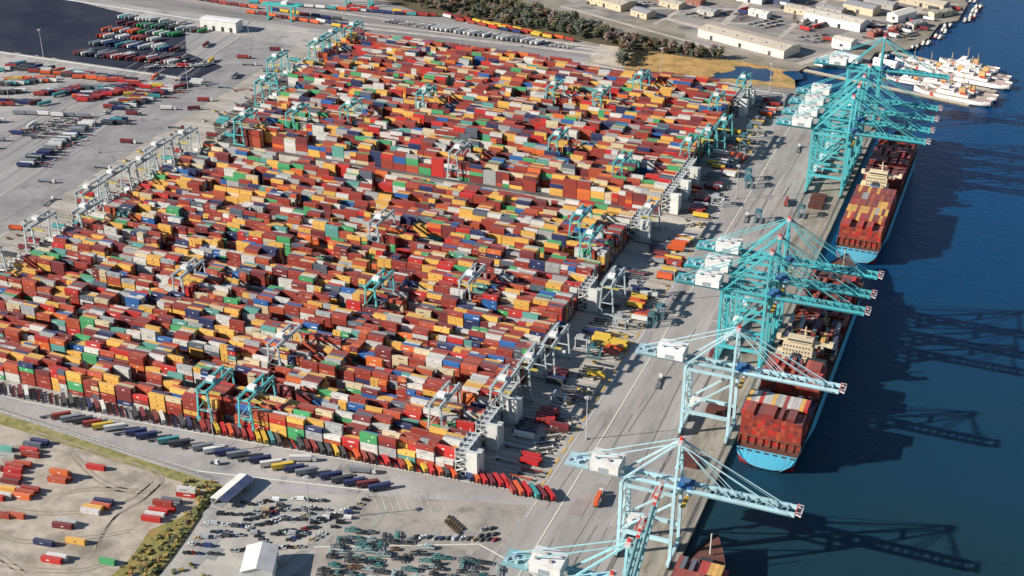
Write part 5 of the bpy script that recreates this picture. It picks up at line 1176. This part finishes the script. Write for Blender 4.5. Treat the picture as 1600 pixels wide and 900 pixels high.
# ------------------------------------------------------------ trees and bushes
def crown_mesh(seed, rad, h0, h1, col, nleaf=230, conif=False):
    rr = random.Random(seed); M = MB()
    lobes = [(rr.uniform(-.5, .5) * rad, rr.uniform(-.5, .5) * rad, h0 + (h1 - h0) * rr.uniform(.25, .8), rr.uniform(.45, .75) * rad) for _ in range(6)]
    for _ in range(nleaf):
        lx, ly, lz, lr = rr.choice(lobes); u = rr.uniform(-1, 1); t = rr.uniform(0, 2 * math.pi); q = lr * rr.uniform(.55, 1.08); s_ = math.sqrt(1 - u * u)
        p = (lx + q * s_ * math.cos(t), ly + q * s_ * math.sin(t), max(h0, lz + q * u * 1.1)); sz = rr.uniform(.35, .85) * rad / 4
        a, b = rr.uniform(0, 6.28), rr.uniform(-.9, .9)
        ux, uy = math.cos(a) * sz, math.sin(a) * sz; vx, vy, vz = -math.sin(a) * math.cos(b) * sz, math.cos(a) * math.cos(b) * sz, math.sin(b) * sz
        M.quad([(p[0] - ux - vx, p[1] - uy - vy, p[2] - vz), (p[0] + ux - vx, p[1] + uy - vy, p[2] - vz), (p[0] + ux * .8 + vx, p[1] + uy * .8 + vy, p[2] + vz), (p[0] - ux * .8 + vx, p[1] - uy * .8 + vy, p[2] + vz)], jit(col, .3, rr))
    return M.mesh('crown', LEAF)
BARK = lin(92, 78, 64)
TCOL = {'dark green': lin(86, 94, 70), 'olive': lin(122, 114, 84), 'bare brown': lin(142, 122, 110), 'grey green': lin(104, 112, 98), 'rusty': lin(146, 106, 84)}
TMESH = {}
tm = MB(); tm.tube((0, 0, 0), (.1, .1, 6), .35, BARK, 7, .18)
for q in range(4): tm.tube((0, 0, 3.2 + q * .5), (1.8 * math.cos(q * 1.7), 1.8 * math.sin(q * 1.7), 6.4 + q * .5), .14, BARK, 5, .05)
TRUNK = tm.mesh('trunk', LEAF)
for ci_, (nm, c) in enumerate(TCOL.items()):
    for v in range(2): TMESH[(nm, v)] = crown_mesh(ci_ * 10 + v, 4.2, 2.6, 11, c, 240)
belt = []
KEY = [(-640, 1572, 34), (-540, 1542, 44), (-400, 1510, 28), (-330, 1482, 15), (-260, 1469, 9), (-196, 1462, 6)]
def belt_pt():
    x = -640 + rnd.random() * 444
    for a, b in zip(KEY, KEY[1:]):
        if a[0] <= x <= b[0]:
            t = (x - a[0]) / (b[0] - a[0]); return x, a[1] + (b[1] - a[1]) * t + rnd.uniform(-1, 1) * (a[2] + (b[2] - a[2]) * t)
    return x, 1462
tries = 0
while len(belt) < 250 and tries < 8000:
    tries += 1; x, y = belt_pt()
    if all((x - a) ** 2 + (y - b) ** 2 > 24 for a, b in belt): belt.append((x, y))
for k in range(20): belt.append((-290 + rnd.uniform(-4, 4) - k * .6, 1398 + k * 3.2 + rnd.uniform(-3, 3)))
for k in range(26): belt.append((-430 + rnd.random() * 420, 1600 + rnd.random() * 170))
for (x, y) in belt:
    nm = rnd.choices(list(TCOL), (5, 4, 6, 4, 1))[0]; s = rnd.uniform(.75, 1.3)
    if y > 1600: s *= .6
    r = empty('broadleaf_tree', (x, y, .05), rnd.uniform(0, 6.28)); r.scale = (s, s, s * rnd.uniform(.85, 1.2))
    zone = 'by the marsh edge' if y < 1470 and x < -285 else ('among the far sheds' if y > 1598 else 'in the belt behind the rail yard')
    tag(r, f'{nm} tree {zone}', 'tree', f'{nm} trees {zone}')
    link('crown', TMESH[(nm, rnd.randrange(2))], r); link('trunk', TRUNK, r)
BC = {'golden': lin(186, 164, 96), 'olive green': lin(146, 142, 88), 'russet': lin(172, 132, 84), 'dull green': lin(118, 124, 82)}
BM = {(n_, v): crown_mesh(200 + i * 5 + v, 1.7, .1, 2.6, c, 130) for i, (n_, c) in enumerate(BC.items()) for v in range(2)}
BP_ = []
for k in range(150):
    t = rnd.random(); BP_.append((-277 + 12 * t - 1 - rnd.random() ** 1.5 * (3 + 20 * t), 566 - t * 90 + rnd.uniform(-2, 2)))
for k in range(16): BP_.append((-300 + rnd.random() * 24, 562 + rnd.random() * 9))
for k in range(14): BP_.append((-272 + rnd.random() * 40, 470 + rnd.random() * 30))
for (x, y) in BP_:
    nm = rnd.choices(list(BC), (4, 4, 2, 3))[0]
    o = link('bush', BM[(nm, rnd.randrange(2))], loc=(x, y, .03)); o.rotation_euler.z = rnd.uniform(0, 6); s = rnd.uniform(.45, 1.15); o.scale = (s, s, s * .8)
    tag(o, f'{nm} bush in the scrub between sandy lot and parking lot', 'bush', f'{nm} bushes along the lot fence')

tag(bulk.build('stacked_containers', PAINT), 'all the smaller showing containers stacked in the blocks and on the ships', 'containers', kind='stuff')
